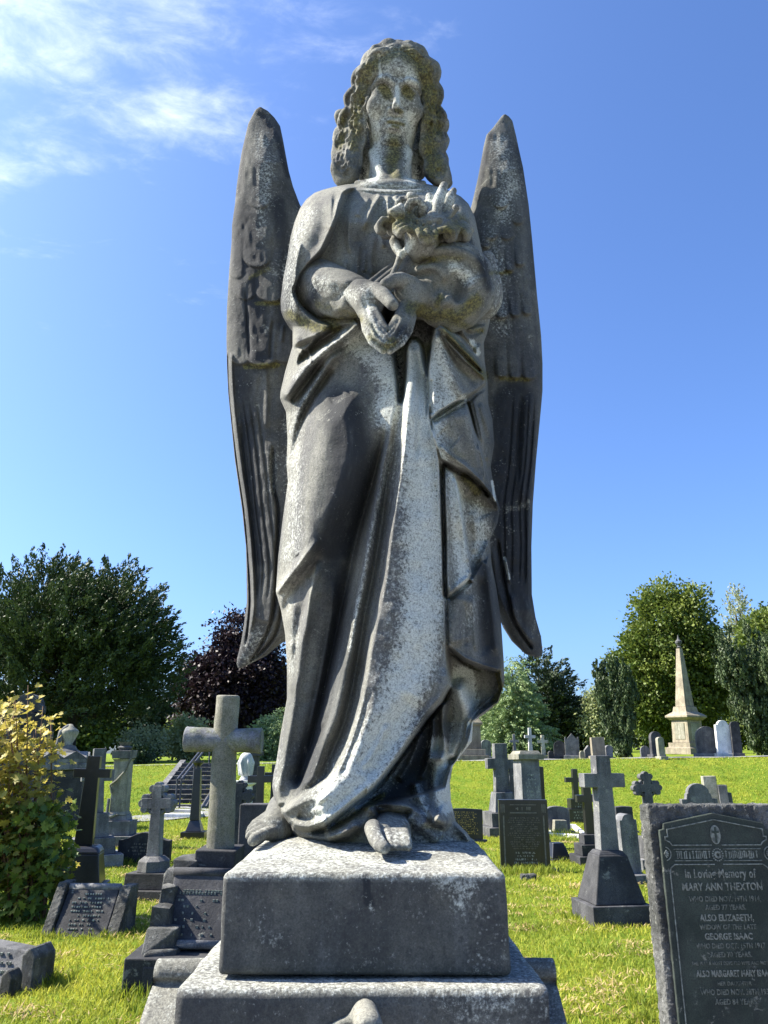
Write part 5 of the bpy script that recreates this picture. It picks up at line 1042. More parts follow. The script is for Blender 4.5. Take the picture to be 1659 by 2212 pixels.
    for s_, row, sz, wd, x in (('In Loving Memory of',1895,.062,.70,.0),('MARY ANN THEXTON',1922,.052,.80,.005),('WHO DIED NOV. 19TH 1914,',1946,.036,.80,.015),('AGED 77 YEARS.',1964,.034,.85,.012),('ALSO ELIZABETH,',1988,.044,.80,.012),
        ('WIDOW OF THE LATE',2006,.032,.90,.012),('GEORGE ISAAC',2028,.042,.85,.008),('WHO DIED OCT. 15TH 1917',2047,.034,.82,.016),('AGED 70 YEARS.',2066,.034,.86,.010),('SHE WAS A MOST DEVOTED WIFE AND MOTHER',2083,.024,.80,.022),
        ('ALSO MARGARET MARY ISAAC',2108,.042,.66,.016),('HER DAUGHTER',2127,.026,.9,.008),('WHO DIED NOV. 28TH 1939',2147,.036,.78,.014),('AGED 84 YEARS.',2168,.036,.82,.008)):
        text(s_, zr(row), sz*.86, x*.6, 'cutletter' if sz > .04 else 'cutfaint', wd, .0011 if sz > .03 else .0005)
big_headstone()
# ---------------------------------------------------------------- right side
sp = spot(1264, 1354, 1632, 1988); o = stone('cross_monument', sp, 'large grey stone cross on a tall tapered pedestal, just left of the rock-edged slab', 'stone cross', 'stone crosses', radians(9))
H = sp[2]; z = steps(o, M['darkgrey'], [(.66, .58, .20, .0)], 'base_step'); MB().box(-.28, .28, -.24, .24, z, z + .46, .12, .10).build('pedestal', M['darkgrey'], o, .012)
MB().box(-.155, .155, -.13, .13, z + .46, z + .50, .03, .03).build('collar', M['darkgrey'], o); b = MB(); latin_cross(b, .47, H - z - .50, .16, .085, .072, H - .26, .018, z + .50); b.build('cross', M['grey'], o, .006); marks(o, M['letterdim'], .34, z + .06, z + .34, -.262, 5, 5, lean=.24)
sp = spot(1252, 1296, 1696, 1866); o = stone('cross_monument', sp, 'black polished cross on three steps, partly behind the large grey cross', 'stone cross', 'stone crosses', radians(6))
z = steps(o, M['darkgrey'], [(.58, .5, .16, 0), (.44, .38, .16, 0), (.30, .26, .14, 0)]); b = MB(); latin_cross(b, .36, sp[2] - z, .11, .065, .055, sp[2] - .20, .01, z); b.build('cross', M['black'], o, .004)
sp = spot(1222, 1264, 1661, 1776); o = stone('cross_monument', sp, 'small plain black cross on two lettered blocks by the foot of the grass bank', 'stone cross', 'stone crosses', radians(8))
z = steps(o, M['black'], [(.62, .5, .06, 0), (.56, .42, .30, 0), (.40, .3, .24, 0)], 'base_block', .004); b = MB(); latin_cross(b, .54, sp[2] - z, .13, .072, .06, sp[2] - .28, .01, z); b.build('cross', M['black'], o, .004); marks(o, M['letter'], .44, .10, .32, -.211, 3, 8); marks(o, M['letter'], .3, .38, .58, -.151, 3, 9)
def floriated(parent, mat, w, h, z0, t=.1, ring=True, name='cross_head'):
    """cross whose arms end in three small lobes, with arcs between the arms"""
    cz = h - w*.5; b = MB(); a = w*.125; latin_cross(b, w*.8, h - z0 - w*.08, t, a, a, cz, w*.04, z0)
    for ax, az in ((-1, 0), (1, 0), (0, 1)):
        for s_ in (-1, 0, 1):
            cx_ = ax*w*(.40 if s_ == 0 else .33) + az*s_*w*.13; cz_ = cz + az*w*(.42 if s_ == 0 else .35) + ax*ax*s_*w*.13
            b.prism([(cx_ + w*.095*cos(u), cz_ + w*.095*sin(u)) for u in np.linspace(0, 2*pi, 12, endpoint=False)], -t*.46 + .004*s_, t*.46 + .003*s_)
    if ring:
        for q_ in range(4):
            a0 = q_*pi/2 + .35; P = [(w*.30*cos(u), cz + w*.30*sin(u)) for u in np.linspace(a0, a0 + pi/2 - .7, 8)] + [(w*.22*cos(u), cz + w*.22*sin(u)) for u in np.linspace(a0 + pi/2 - .7, a0, 8)]
            b.prism(P, -t*.36, t*.36)
    return b.build(name, mat, parent, .004)
sp = spot(1374, 1441, 1667, 1880); o = stone('cross_monument', sp, 'grey ringed cross with lobed arms showing above the rock-edged slab', 'stone cross', 'stone crosses', radians(5)); z = steps(o, M['grey'], [(.6, .5, .2, 0), (.42, .36, .3, .04)]); floriated(o, M['grey'], sp[1], sp[2], z, .13)
sp = spot(1057, 1114, 1606, 1804); o = stone('cross_monument', sp, 'tall grey latin cross on a stepped base, beside the capped pillar', 'stone cross', 'stone crosses', radians(12))
z = steps(o, M['grey'], [(.95, .8, .22, 0), (.75, .62, .28, .0), (.52, .44, .40, .06)]); b = MB(); latin_cross(b, .66, sp[2] - z, .18, .15, .11, sp[2] - .42, .02, z); b.build('cross', M['grey'], o, .008)
sp = spot(1088, 1122, 1640, 1790, 20.5); o = stone('cross_monument', sp, 'slim dark wheel cross half hidden behind the tall grey latin cross', 'stone cross', 'stone crosses'); floriated(o, M['darkgrey'], .42, sp[2], .0, .1)
sp = spot(1114, 1168, 1622, 1830, 15.5); o = stone('capped_pillar', sp, 'square grey memorial pillar with moulded cap and worn lettering, behind the black headstone', 'pillar', None, radians(14)); w = sp[1]; h = sp[2]
MB().box(-w*.42, w*.42, -w*.42, w*.42, .2, h - .16, .01, .01).build('pillar_shaft', M['grey'], o); MB().box(-w*.55, w*.55, -w*.55, w*.55, h - .16, h - .06).box(-w*.48, w*.48, -w*.48, w*.48, h - .06, h, .04, .04).build('cap', M['lichen'], o); MB().box(-w*.6, w*.6, -w*.6, w*.6, 0, .2).build('plinth', M['grey'], o); marks(o, M['letter'], w*.5, .5, h - .4, -w*.415, 12, 21)
headstone(spot(1150, 1177, 1655, 1800, 17.0), 'plain black upright slab close behind the capped pillar', 'black', 'gable', .05, group='headstones')
def black_stone():
    sp = spot(1079, 1184, 1727, 1882); w, h = sp[1], sp[2]; o = stone('headstone', sp, 'polished black headstone with fluted corners and many rows of lettering, right of the angel', 'headstone', 'headstones', radians(-2))
    MB().box(-w/2, w/2, -.05, .05, .05, h, 0, 0).build('slab', M['black'], o, .004); MB().box(-w/2 - .04, w/2 + .10, -.12, .12, 0, .05).build('plinth', M['grey'], o)
    b = MB()
    for s in (-1, 1):
        for k in range(3): b.box(s*(w*.42) - .03 + k*.022, s*(w*.42) - .018 + k*.022, -.056, -.048, h - .18, h - .06)
        b.box(s*w*.41 - .010, s*w*.41 + .010, -.0545, -.048, .08, h - .22)
    b.box(-w*.27, w*.27, -.0545, -.048, h - .19, h - .175).box(-w*.27, w*.27, -.0545, -.048, h - .075, h - .065); b.build('fluting', M['leadletter'], o, 0)
    marks(o, M['leadletter'], w*.46, h - .165, h - .08, -.051, 1, 31, fill=1); marks(o, M['leadletter'], w*.68, .32, h - .24, -.051, 15, 32, fill=.95); marks(o, M['letter'], w*.58, .12, .30, -.051, 4, 33, fill=1)
black_stone()
headstone(spot(962, 1042, 1746, 1822), 'black headstone crowded with gold lettering, just right of the angel', 'black', 'gable', .02, .08, 0, True, 13, 'gold', seed=41)
headstone(spot(1176, 1229, 1741, 1801), 'low pale grey stone with a broad arched top at the foot of the bank', 'grey', 'round', .2, .2, radians(8))
sp = spot(1193, 1224, 1771, 1803); o = stone('marker_block', sp, 'small square pale marker block inside the kerbed grave', 'marker stone'); MB().box(-sp[1]/2, sp[1]/2, -.18, .18, 0, sp[2], .03, .03).build('block', M['lichen'], o)
def kerb(corners, label, mat='white', hgt=.09, wd=.09):
    P = []
    for px, row in corners: Y = g_at(px, row); P.append((float(xcol(px, row, Y)), Y))
    c = np.mean(P, 0); o = empty('grave_kerb', (c[0], c[1], float(G(c[0], c[1]))), label, 'grave kerb', 'kerbed graves')
    for a, d in zip(P, P[1:] + P[:1]):
        a, d = np.array(a) - c, np.array(d) - c; v = d - a; L = np.hypot(*v); v /= L; n = np.array([-v[1], v[0]])*wd/2; q_ = [a - n, d - n, d + n, a + n]
        MB().add([(x, y, -.05) for x, y in q_] + [(x, y, hgt) for x, y in q_], [(0,3,2,1),(4,5,6,7),(0,1,5,4),(1,2,6,5),(2,3,7,6),(3,0,4,7)]).build('kerb_stone', M[mat], o, .01)
kerb([(1186, 1806), (1268, 1812), (1240, 1790), (1190, 1788)], 'pale kerb round a grave by the black cross')
kerb([(349, 1768), (433, 1768), (428, 1758), (356, 1757)], 'long pale kerb on the grass below the steps', 'white', .12, .14)
sp = spot(1186, 1218, 1826, 1860); o = stone('stone_pedestal_small', sp, 'low black stepped pedestal standing behind the black headstone', 'pedestal', None, radians(20)); steps(o, M['black'], [(.42, .4, .08, 0), (.34, .3, .22, .07)], 'base_step')
sp = spot(1336, 1376, 1757, 1905); headstone(sp, 'narrow pale-edged headstone between the large grey cross and the rock-edged slab', 'grey', 'shoulder', .3, .2, radians(12), True, 8, 'letterdim', seed=51)
headstone(spot(1330, 1366, 1741, 1800), 'squat dark block behind the narrow pale-edged headstone', 'darkgrey', 'gable', .04, .25)
headstone(spot(1477, 1553, 1692, 1842), 'grey headstone with rounded head and scrolled shoulders above the rock-edged slab', 'grey', 'shoulder', .42, .16, radians(-4))
sp = spot(1530, 1584, 1676, 1835); o = stone('stepped_stone', sp, 'pale stepped block monument, rightmost above the rock-edged slab', 'monument', None, radians(-12)); w, h = sp[1], sp[2]
MB().box(-w*.5, 0, -.12, .12, 0, h).build('tall_block', M['lichen'], o); MB().box(.004, w*.35, -.16, .12, 0, h - .16).build('middle_block', M['grey'], o); MB().box(w*.354, w*.5, -.12, .12, 0, h - .3).build('low_block', M['grey'], o)
sp = spot(1125, 1158, 1888, 1900); o = stone('broken_stone', sp, 'small dark broken stone lying in long grass before the black headstone', 'stone'); MB().box(-.12, .12, -.08, .08, 0, .09, .02, .01).build('lump', M['rustic'], o, rough=(.012, .04, .03))
# ---------------------------------------------------------------- up on the terrace, right
def obelisk():
    sp = spot(1431, 1518, 1372, 1633, 45.0); h = sp[2]; o = stone('obelisk', sp, 'tall buff stone obelisk with urn finial on a square pedestal, on the terrace', 'obelisk', None, radians(28)); k = h/7.1
    MB().lathe([(.95*k, 0), (.95*k, .35*k), (.80*k, .40*k), (.80*k, .65*k)], sq=True).build('base_step', M['sand'], o); MB().lathe([(.62*k, .66*k), (.60*k, 1.95*k)], sq=True).build('pedestal', M['sand'], o)
    b = MB()
    for a in range(4):
        c_, s_ = cos(a*pi/2), sin(a*pi/2); V = np.array([(x, -.635*k, z) for x, z in ((-.36*k,.85*k),(.36*k,.85*k),(.36*k,1.8*k),(-.36*k,1.8*k))] + [(x, -.58*k, z) for x, z in ((-.36*k,.85*k),(.36*k,.85*k),(.36*k,1.8*k),(-.36*k,1.8*k))])
        V = np.stack([V[:, 0]*c_ - V[:, 1]*s_, V[:, 0]*s_ + V[:, 1]*c_, V[:, 2]], 1); b.add(V, [(0,1,2,3),(0,4,5,1),(1,5,6,2),(2,6,7,3),(3,7,4,0)])
    b.build('panel', M['lichen'], o, 0)
    MB().lathe([(.66*k, 1.96*k), (.84*k, 2.12*k), (.84*k, 2.22*k), (.52*k, 2.45*k), (.46*k, 2.75*k)], sq=True).build('cap', M['sand'], o); MB().lathe([(.38*k, 2.76*k), (.13*k, 6.25*k)], sq=True).build('obelisk_shaft', M['sand'], o)
    MB().lathe([(.10*k, 6.26*k), (.16*k, 6.32*k), (.08*k, 6.4*k), (.20*k, 6.6*k), (.20*k, 6.7*k), (.09*k, 6.8*k), (.05*k, 6.95*k), (.02*k, 7.1*k)], 12).build('urn_finial', M['grey'], o, 0)
obelisk()
GT = 'headstones on the terrace'
for args in (((1404,1428,1580,1637),'dark round-topped headstone left of the obelisk','darkgrey','round',.5),((1384,1403,1611,1637),'small grey arched headstone two to the left of the obelisk','grey','round',.5),((1504,1549,1569,1635),'wide grey arched headstone close right of the obelisk','grey','round',.5),
    ((1546,1577,1556,1635),'tall white headstone with shouldered top right of the obelisk','white','shoulder',.3),((1579,1598,1558,1634),'dark slab beside the tall white headstone','darkgrey','round',.4),((1277,1306,1592,1639),'square pale buff block headstone left of the first column yew','sand','gable',.03),
    ((1262,1279,1610,1638),'leaning wedge-topped grey stone left of the square buff block','grey','gable',.6),((1196,1220,1600,1639),'dark round-topped headstone in the left of the terrace gap','darkgrey','round',.5),((1220,1250,1584,1639),'grey gabled headstone with ear-like corners','grey','ears',.5),
    ((1038,1060,1598,1639),'slate grey round-topped headstone next to the buff pillar monument','grey','round',.4),((1184,1196,1622,1640),'tiny dark headstone beside the leaning cross','darkgrey','round',.5),((1252,1262,1622,1639),'tiny pale headstone between gabled stone and wedge stone','lichen','round',.5),((1306,1322,1610,1638),'grey low headstone tucked under the first column yew','grey','round',.4),((1420,1434,1592,1640),'pale narrow stone between dark headstone and obelisk','lichen','round',.4),
    ((1066,1082,1606,1639),'squat dark headstone below the light green conifer','darkgrey','gable',.3)):
    p, lab, mt, kd, ri = args; headstone(spot(*p, None if p[3] < 1639 else None), lab, mt, kd, ri, .22, radians(rs.uniform(-12, 12)), True, 0, group=GT)
for p, lab, mt, rz in (((1133,1157,1572,1640),'white latin cross rising above the pillar cap','white',6),((1102,1122,1586,1640),'small grey latin cross left of the white one, before the light conifer','grey',-4),((1162,1186,1588,1640),'pale leaning latin cross right of the capped pillar','lichen',10)):
    sp = spot(*p, 36.0); o = stone('cross_monument', sp, lab, 'stone cross', 'stone crosses', radians(rz)); w, h = sp[1], sp[2]; z = steps(o, M[mt], [(.6, .5, .15, 0)], 'base_step'); b = MB(); latin_cross(b, w, h - z, .12, w*.14, w*.13, z + (h - z)*.68, .03, z); b.build('cross', M[mt], o, .01)
sp = spot(996, 1040, 1550, 1642, 35.5); o = stone('pillar_monument', sp, 'buff pillar monument with stepped foot, partly hidden by the angel drapery', 'monument'); w, h = sp[1], sp[2]
steps(o, M['sand'], [(w*1.5, w*1.5, .25, 0), (w*1.2, w*1.2, .25, 0)]); MB().lathe([(w*.42, .51), (w*.40, h*.8), (w*.5, h*.84), (w*.5, h*.88), (w*.3, h)], sq=True).build('pillar_shaft', M['sand'], o)
# ---------------------------------------------------------------- left side
def rock_cross():
    sp = spot(393, 558, 1503, 2120, 7.0); o = stone('cross_monument', sp, 'pale rounded log-like cross on a dark rockwork base with scroll tablet, left of the angel', 'stone cross', 'stone crosses'); g = sp[0][2]; X0 = sp[0][0]
    def xx(px, row): return float(xcol(px, row, 7.0)) - X0
    def zz(row): return float(zrow(row, 7.0)) - g
    cxm = xx(480, 1560); r = (xx(506, 1560) - xx(454, 1560))/2
    za = (zz(1573) + zz(1625))/2; ra = (zz(1573) - zz(1625))/2
    v = Vol((cxm - .42, -.18, zz(1840)), (cxm + .42, .18, zz(1495)), .009)
    v.tube([(xx(472, 1830), 0, zz(1836)), (cxm, 0, za), (cxm, 0, zz(1503) - .02)], [r*1.08, r*.98, r*.96], .01)
    sl, P = v.box((cxm - .42, -.18, zz(1503)), (cxm + .42, .18, zz(1490))); v.F[sl] = np.maximum(v.F[sl], (P[..., 2] - zz(1503)))
    V, F = v.mesh(1); V += .006*(np.stack([vnoise(V, 14), vnoise(V + 3, 14), vnoise(V + 9, 14)], -1) - .5); np_mesh('upright', V, F, M['lichen'], o, world=False)
    v = Vol((cxm - .42, -.18, za - .2), (cxm + .42, .18, za + .2), .009); v.tube([(xx(393, 1600) - ra*.1, 0, za), (cxm - .1, -.004, za), (cxm + .1, -.004, za), (xx(558, 1600) + ra*.1, 0, za)], [ra*1.06, ra*.98, ra*.98, ra*1.06], .012)
    for px in (393, 558): 
        xe = xx(px, 1600); sl = (v.lo[0] + v.h*np.arange(v.n[0])); d = (sl - xe) if px > 480 else (xe - sl); v.F = np.maximum(v.F, d[:, None, None]).astype(np.float32)
    V, F = v.mesh(0); V += .006*(np.stack([vnoise(V, 14), vnoise(V + 3, 14), vnoise(V + 9, 14)], -1) - .5); np_mesh('crossarm', V, F, M['mossgrey'], o, world=False)
    MB().box(xx(427,1870), xx(512,1870), -.20, .24, zz(1980), zz(1830)).build('cross_block', M['darkgrey'], o, .01)
    Yt = 6.55 - 7.0; tx0, tx1 = float(xcol(366, 1960, 6.6)) - X0, float(xcol(492, 1960, 6.6)) - X0; zt, zb = float(zrow(1882, 6.6)) - g, float(zrow(2036, 6.4)) - g
    b = MB(); b.add([(tx0, -.62, zb), (tx1, -.62, zb), (tx1, -.35, zt), (tx0, -.35, zt), (tx0, .0, zb), (tx1, .0, zb), (tx1, .0, zt), (tx0, .0, zt)], [(0,1,2,3),(4,7,6,5),(0,4,5,1),(3,2,6,7),(0,3,7,4),(1,5,6,2)]); b.build('scroll_tablet', M['darkgrey'], o, .01)
    MB().tube((tx0 - .01, -.34, zt - .01), (tx1, -.34, zt - .01), .035, seg=14).build('scroll_roll', M['darkgrey'], o, 0, smooth=True); MB().tube((tx0 - .02, -.63, zb + .005), (tx1, -.63, zb + .005), .03, seg=14).build('scroll_roll', M['grey'], o, 0, smooth=True)
    b = MB(); r_ = np.random.RandomState(4)
    for k, rw in enumerate((1925, 1930, 1945, 1958, 1972, 1986, 2000, 2016)):
        t_ = (rw - 1882)/(2036 - 1882); yy = -.35 - .27*t_; z_ = zt + (zb - zt)*t_; x = tx0 + .07
        while x < tx1 - .06:
            if r_.rand() < (.8 if k < 2 else .35): b.box(x, x + .008 + .012*r_.rand(), yy - .006, yy + .002, z_ - .008, z_ + .008)
            x += .024
    b.build('inscription', M['letterdim'], o, 0)
    def rock(c, s, seed):
        rr = np.random.RandomState(seed)
        import bmesh
        bm = bmesh.new(); P_ = np.array(c) + np.sign(rr.randn(20, 3))*(.45 + .55*rr.rand(20, 3))*np.array(s)*np.array([1.1, 1, 1.1])
        for p_ in P_: bm.verts.new(p_)
        bmesh.ops.convex_hull(bm, input=bm.verts); me = bpy.data.meshes.new('rock'); bm.to_mesh(me); bm.free(); me.materials.append(M['rustic']); ob = bpy.data.objects.new('rock', me); COL.objects.link(ob); ob.parent = o; md = ob.modifiers.new('worn', 'BEVEL'); md.width = .012; md.segments = 2
    for i, (px, row, Y_, s) in enumerate([(404,1868,6.9,(.10,.14,.07)),(375,1900,6.75,(.07,.12,.08)),(362,1935,6.6,(.07,.12,.09)),(356,1985,6.5,(.08,.14,.11)),(350,2030,6.4,(.12,.16,.10)),(348,2072,6.35,(.12,.16,.10)),(395,1895,7.0,(.10,.2,.12)),(400,1990,6.95,(.16,.2,.25)),(400,2070,6.7,(.22,.3,.14)),(480,2070,6.7,(.22,.3,.14)),(480,1950,7.05,(.16,.15,.3))]):
        rock((float(xcol(px, row, Y_)) - X0, Y_ - 7.0, float(zrow(row, Y_)) - g), s, i)
    bx0, bx1 = float(xcol(268, 2110, 6.2)) - X0, float(xcol(520, 2110, 6.2)) - X0
    MB().box(bx0, bx1, -.85, .5, -.02, float(zrow(2068, 6.15)) - g).build('base_slab', M['darkgrey'], o, .01)
    MB().box(bx0 + .14, bx1, -.858, -.84, .02, float(zrow(2068, 6.15)) - g - .05).build('base_panel', M['darkgrey'], o, .01)
rock_cross()
sp = spot(514, 590, 1736, 2050, 7.6); o = stone('square_pillar', sp, 'dark square streaked stone pillar between the log-like cross and the angel', 'pillar', None, radians(4)); w, h = sp[1], sp[2]; MB().box(-w/2, w/2, -w/2, w/2, 0, h).build('pillar_shaft', M['darkgrey'], o, .01); MB().box(-w*.7, w*.7, -w*.7, w*.7, 0, .2).build('plinth', M['darkgrey'], o)
def scroll_desk():
    sp = spot(92, 268, 1925, 2024); w = sp[1]; o = stone('scroll_headstone', sp, 'low sloping dark scroll tablet with pale lettering between two rough posts', 'headstone', None, radians(-3)); H = .40
    def ramp(x0, x1, y0, y1, yt, z1, mat, nm, rough=0):
        b = MB(); b.add([(x0,y0,0),(x1,y0,0),(x1,y1,0),(x0,y1,0),(x0,yt,z1),(x1,yt,z1),(x1,y1,z1),(x0,y1,z1)], [(0,3,2,1),(4,5,6,7),(0,1,5,4),(1,2,6,5),(2,3,7,6),(3,0,4,7)]); return b.build(nm, mat, o, .01, rough=rough)
    ramp(-w*.36, w*.30, -.02, .45, .26, H, M['darkgrey'], 'tablet'); MB().tube((-w*.36, .29, H), (w*.30, .29, H), .04, seg=14).build('scroll_roll', M['grey'], o, 0, smooth=True)
    ramp(-w*.5, -w*.375, -.04, .45, .24, H + .05, M['rustic'], 'rough_post', (.010, .03, .012)); ramp(w*.315, w*.46, -.04, .45, .24, H + .02, M['rustic'], 'rough_post', (.010, .03, .012))
    b = MB(); r_ = np.random.RandomState(6)
    for k in range(9):
        t_ = .12 + .085*k; yy = .26 - .28*t_ - .006; z_ = H*(1 - t_); lw = w*(.12 if k == 0 else .24 - .01*k); x = -w*.03 - lw
        while x < -w*.03 + lw:
            if r_.rand() < .75: b.box(x, x + .006 + .014*r_.rand(), yy - .004, yy + .006, z_ - .007, z_ + .007)
            x += .025
    b.build('inscription', M['letter'], o, 0)
scroll_desk()
def corner_tablet():
    Y = 6.4; x = float(xcol(-12, 2090, Y)); o = empty('tablet_headstone', (x, Y, float(G(x, Y)) - .02), 'pale sloping tablet with a rough gabled end stone in the bottom left corner', 'headstone', None, radians(-12)); o.scale = (.72, .8, .86)
    b = MB(); b.add([(-.6,-.1,0),(.30,-.1,0),(.30,.3,0),(-.6,.3,0),(-.6,.10,.38),(.30,.10,.30),(.30,.3,.30),(-.6,.3,.38)], [(0,3,2,1),(4,5,6,7),(0,1,5,4),(1,2,6,5),(2,3,7,6),(3,0,4,7)]); b.build('tablet', M['grey'], o, .01)
    b = MB(); r_ = np.random.RandomState(9)
    for k in range(4):
        z_ = .28 - .06*k; xq = -.4
        while xq < .2:
            if r_.rand() < .6: b.box(xq, xq + .03*r_.rand() + .006, .10*z_/.33 - .1*(1 - z_/.33) - .012, .10*z_/.33 - .1*(1 - z_/.33) + .006, z_ - .010, z_ + .010)
            xq += .03
    b.build('inscription', M['letterdim'], o, 0)
    MB().prism([(.31,0),(.47,0),(.47,.28),(.39,.36),(.31,.30)], -.02, .30).build('end_stone', M['rustic'], o, .02); MB().prism([(.25,0),(.39,0),(.39,.17),(.33,.23),(.26,.19)], -.22, -.06).build('end_stone', M['rustic'], o, .02)
corner_tablet()
sp = spot(148, 222, 1633, 1926); o = stone('cross_monument', sp, 'tall shiny black cross on a tapered black pedestal beside the yellow maple', 'stone cross', 'stone crosses', radians(10)); H = sp[2]
z = steps(o, M['black'], [(.72, .6, .12, .02)], 'base_step', .01); MB().box(-.29, .29, -.24, .24, z, z + .36, .06, .05).build('pedestal', M['black'], o, .01); z += .36; MB().box(-.25, .25, -.20, .20, z, z + .09, .05, .05).build('collar', M['black'], o, .03); z += .09; b = MB(); latin_cross(b, .47, H - z, .15, .085, .055, H - .22, .03, z); b.build('cross', M['black'], o, .004)
sp = spot(190, 226, 1617, 1868); o = stone('cross_monument', sp, 'rough grey granite cross on stone steps, right behind the shiny black cross', 'stone cross', 'stone crosses', radians(25)); z = steps(o, M['grey'], [(.9, .8, .18, 0), (.68, .6, .24, .02), (.46, .4, .36, .03)]); b = MB(); latin_cross(b, .5, sp[2] - z, .2, .10, .09, sp[2] - .42, .03, z); b.build('cross', M['grey'], o, .01)
sp = spot(298, 378, 1690, 1938); o = stone('cross_monument', sp, 'small grey floriated cross on three steps, in front of the long grass steps', 'stone cross', 'stone crosses', radians(-10)); z = steps(o, M['darkgrey'], [(.72, .6, .13, .01), (.54, .46, .18, .01)]); MB().lathe([(.21, z), (.20, z + .12), (.13, z + .17)], 8).build('pedestal', M['grey'], o, .006); floriated(o, M['grey'], .50, sp[2], z + .17, .12, True)
headstone(spot(256, 371, 1797, 1865), 'wide dark headstone with wavy top, behind the small floriated cross', 'darkgrey', 'ogee', .14, .12, radians(-6), False, 4, 'leadletter', seed=71)
def anchor_cross():
    sp = spot(225, 300, 1603, 1828); w, h = sp[1], sp[2]; o = stone('anchor_monument', sp, 'pale broken column with capital and carved rope anchor on two steps', 'monument'); z = steps(o, M['grey'], [(.82, .7, .22, 0), (.58, .5, .26, 0), (.42, .36, .1, .02)])
    MB().lathe([(.18, z), (.15, z + .06), (.145, h - .36), (.17, h - .32)], sq=True).build('column_shaft', M['lichen'], o); MB().lathe([(.18, h - .31), (.20, h - .16)], sq=True).build('capital', M['grey'], o)
    MB().lathe([(.10, h - .16), (.15, h - .10), (.09, h - .07), (.14, h)], 12).build('urn_stump', M['grey'], o, 0); b = MB()
    P = [(-.16, -.20, z + .30), (-.17, -.20, z + .05), (-.10, -.22, z - .02), (.0, -.22, z + .02)]
    for a, c in zip(P[:-1], P[1:]): b.tube(a, c, .03, seg=8)
    b.build('anchor_fluke', M['grey'], o, 0); b = MB(); P = [(.20, -.19, h - .30), (.10, -.2, h - .55), (-.05, -.2, h - .72), (-.16, -.19, h - .80), (-.12, -.19, h - .95)]
    for a, c in zip(P[:-1], P[1:]): b.tube(a, c, .022, seg=8)
    b.build('rope', M['lichen'], o, 0)
anchor_cross()
def urn_monument():
    sp = spot(92, 190, 1562, 1790, 20.0); w, h = sp[1], sp[2]; o = stone('urn_monument', sp, 'large grey gabled monument topped by a draped urn, behind the yellow maple', 'monument', None, radians(14)); zt = h - .62
    MB().box(-w*.42, w*.42, -w*.42, w*.42, 0, zt - .5).build('pedestal', M['darkgrey'], o, .02); MB().box(-w*.5, w*.5, -w*.5, w*.5, zt - .5, zt - .34, .02, .02).build('cornice', M['grey'], o, .02)
    for rz in (0, pi/2):
        g_ = MB(); out = [(-w*.48, zt - .335), (w*.48, zt - .335), (w*.48, zt - .24), (w*.24, zt - .06), (0, zt - .22), (-w*.24, zt - .06), (-w*.48, zt - .24)]; g_.prism(out, -w*.47, w*.47) if rz == 0 else g_.prism([(x*.98, z_ - .004) for x, z_ in out], -w*.46, w*.46); ob = g_.build('gable', M['grey'], o, .01); ob.rotation_euler = (0, 0, rz)
    MB().lathe([(.34, zt - .2), (.30, zt - .08), (.20, zt), (.16, zt + .08)], sq=True).build('foot_block', M['grey'], o, .01)
    MB().lathe([(.12, zt + .08), (.09, zt + .12), (.20, zt + .34), (.22, zt + .42), (.19, zt + .46), (.10, zt + .52), (.04, zt + .6)], 16).build('urn', M['lichen'], o, 0, smooth=True)
    v = Vol((-.32, -.3, zt), (.05, .3, zt + .66), .02); v.tube([(-.05, 0, zt + .52), (-.18, -.05, zt + .40), (-.22, -.06, zt + .15), (-.24, -.04, zt)], [.08, .08, .07, .09], .03); V, F = v.mesh(1); np_mesh('drapery', V, F, M['grey'], o, world=False)
urn_monument()
sp = spot(6, 96, 1497, 1800, 22.0); w, h = sp[1], sp[2]; o = stone('tomb_monument', sp, 'tall dark rounded tomb monument at the far left behind the maple', 'monument', None, radians(6)); MB().box(-w*.5, w*.5, -.5, .5, 0, h - 1.0).build('tomb_body', M['darkgrey'], o, .02); MB().prism(arch(w*.95, .45, .14*w, 12, 'round'), -.45, .45).build('pediment', M['darkgrey'], o).location.z = h - 1.0; MB().prism([(-w*.30,0),(w*.30,0),(w*.30,.2)] + [(w*.26*cos(t_), .22 + .30*sin(t_)) for t_ in np.linspace(0, pi, 12)] + [(-w*.30,.2)], -.3, .3).build('crest', M['darkgrey'], o).location.z = h - .54
def small_cross(sp, label, mat, rz=0, base=True):
    o = stone('cross_monument', sp, label, 'stone cross', 'stone crosses', radians(rz)); w, h = sp[1], sp[2]; z = steps(o, M[mat], [(w*1.2, w, .14, 0), (w*.8, w*.7, .2, 0)]) if base else 0; b = MB(); latin_cross(b, w, h - z, w*.28, w*.14, w*.13, h - w*.48, .01, z); b.build('cross', M[mat], o, .006)
small_cross(spot(533, 589, 1655, 1880, 12.0), 'black polished cross just left of the angel, nearer of a pair', 'black', 4)
small_cross(spot(566, 614, 1651, 1850, 14.5), 'black cross half hidden by the angel, farther of a pair', 'black', -4)
sp = spot(497, 531, 1686, 1860, 13.0); o = stone('cross_monument', sp, 'dark floriated cross peeping out behind the log-like cross', 'stone cross', 'stone crosses', radians(-8)); floriated(o, M['darkgrey'], .46, sp[2], 0, .12, True)
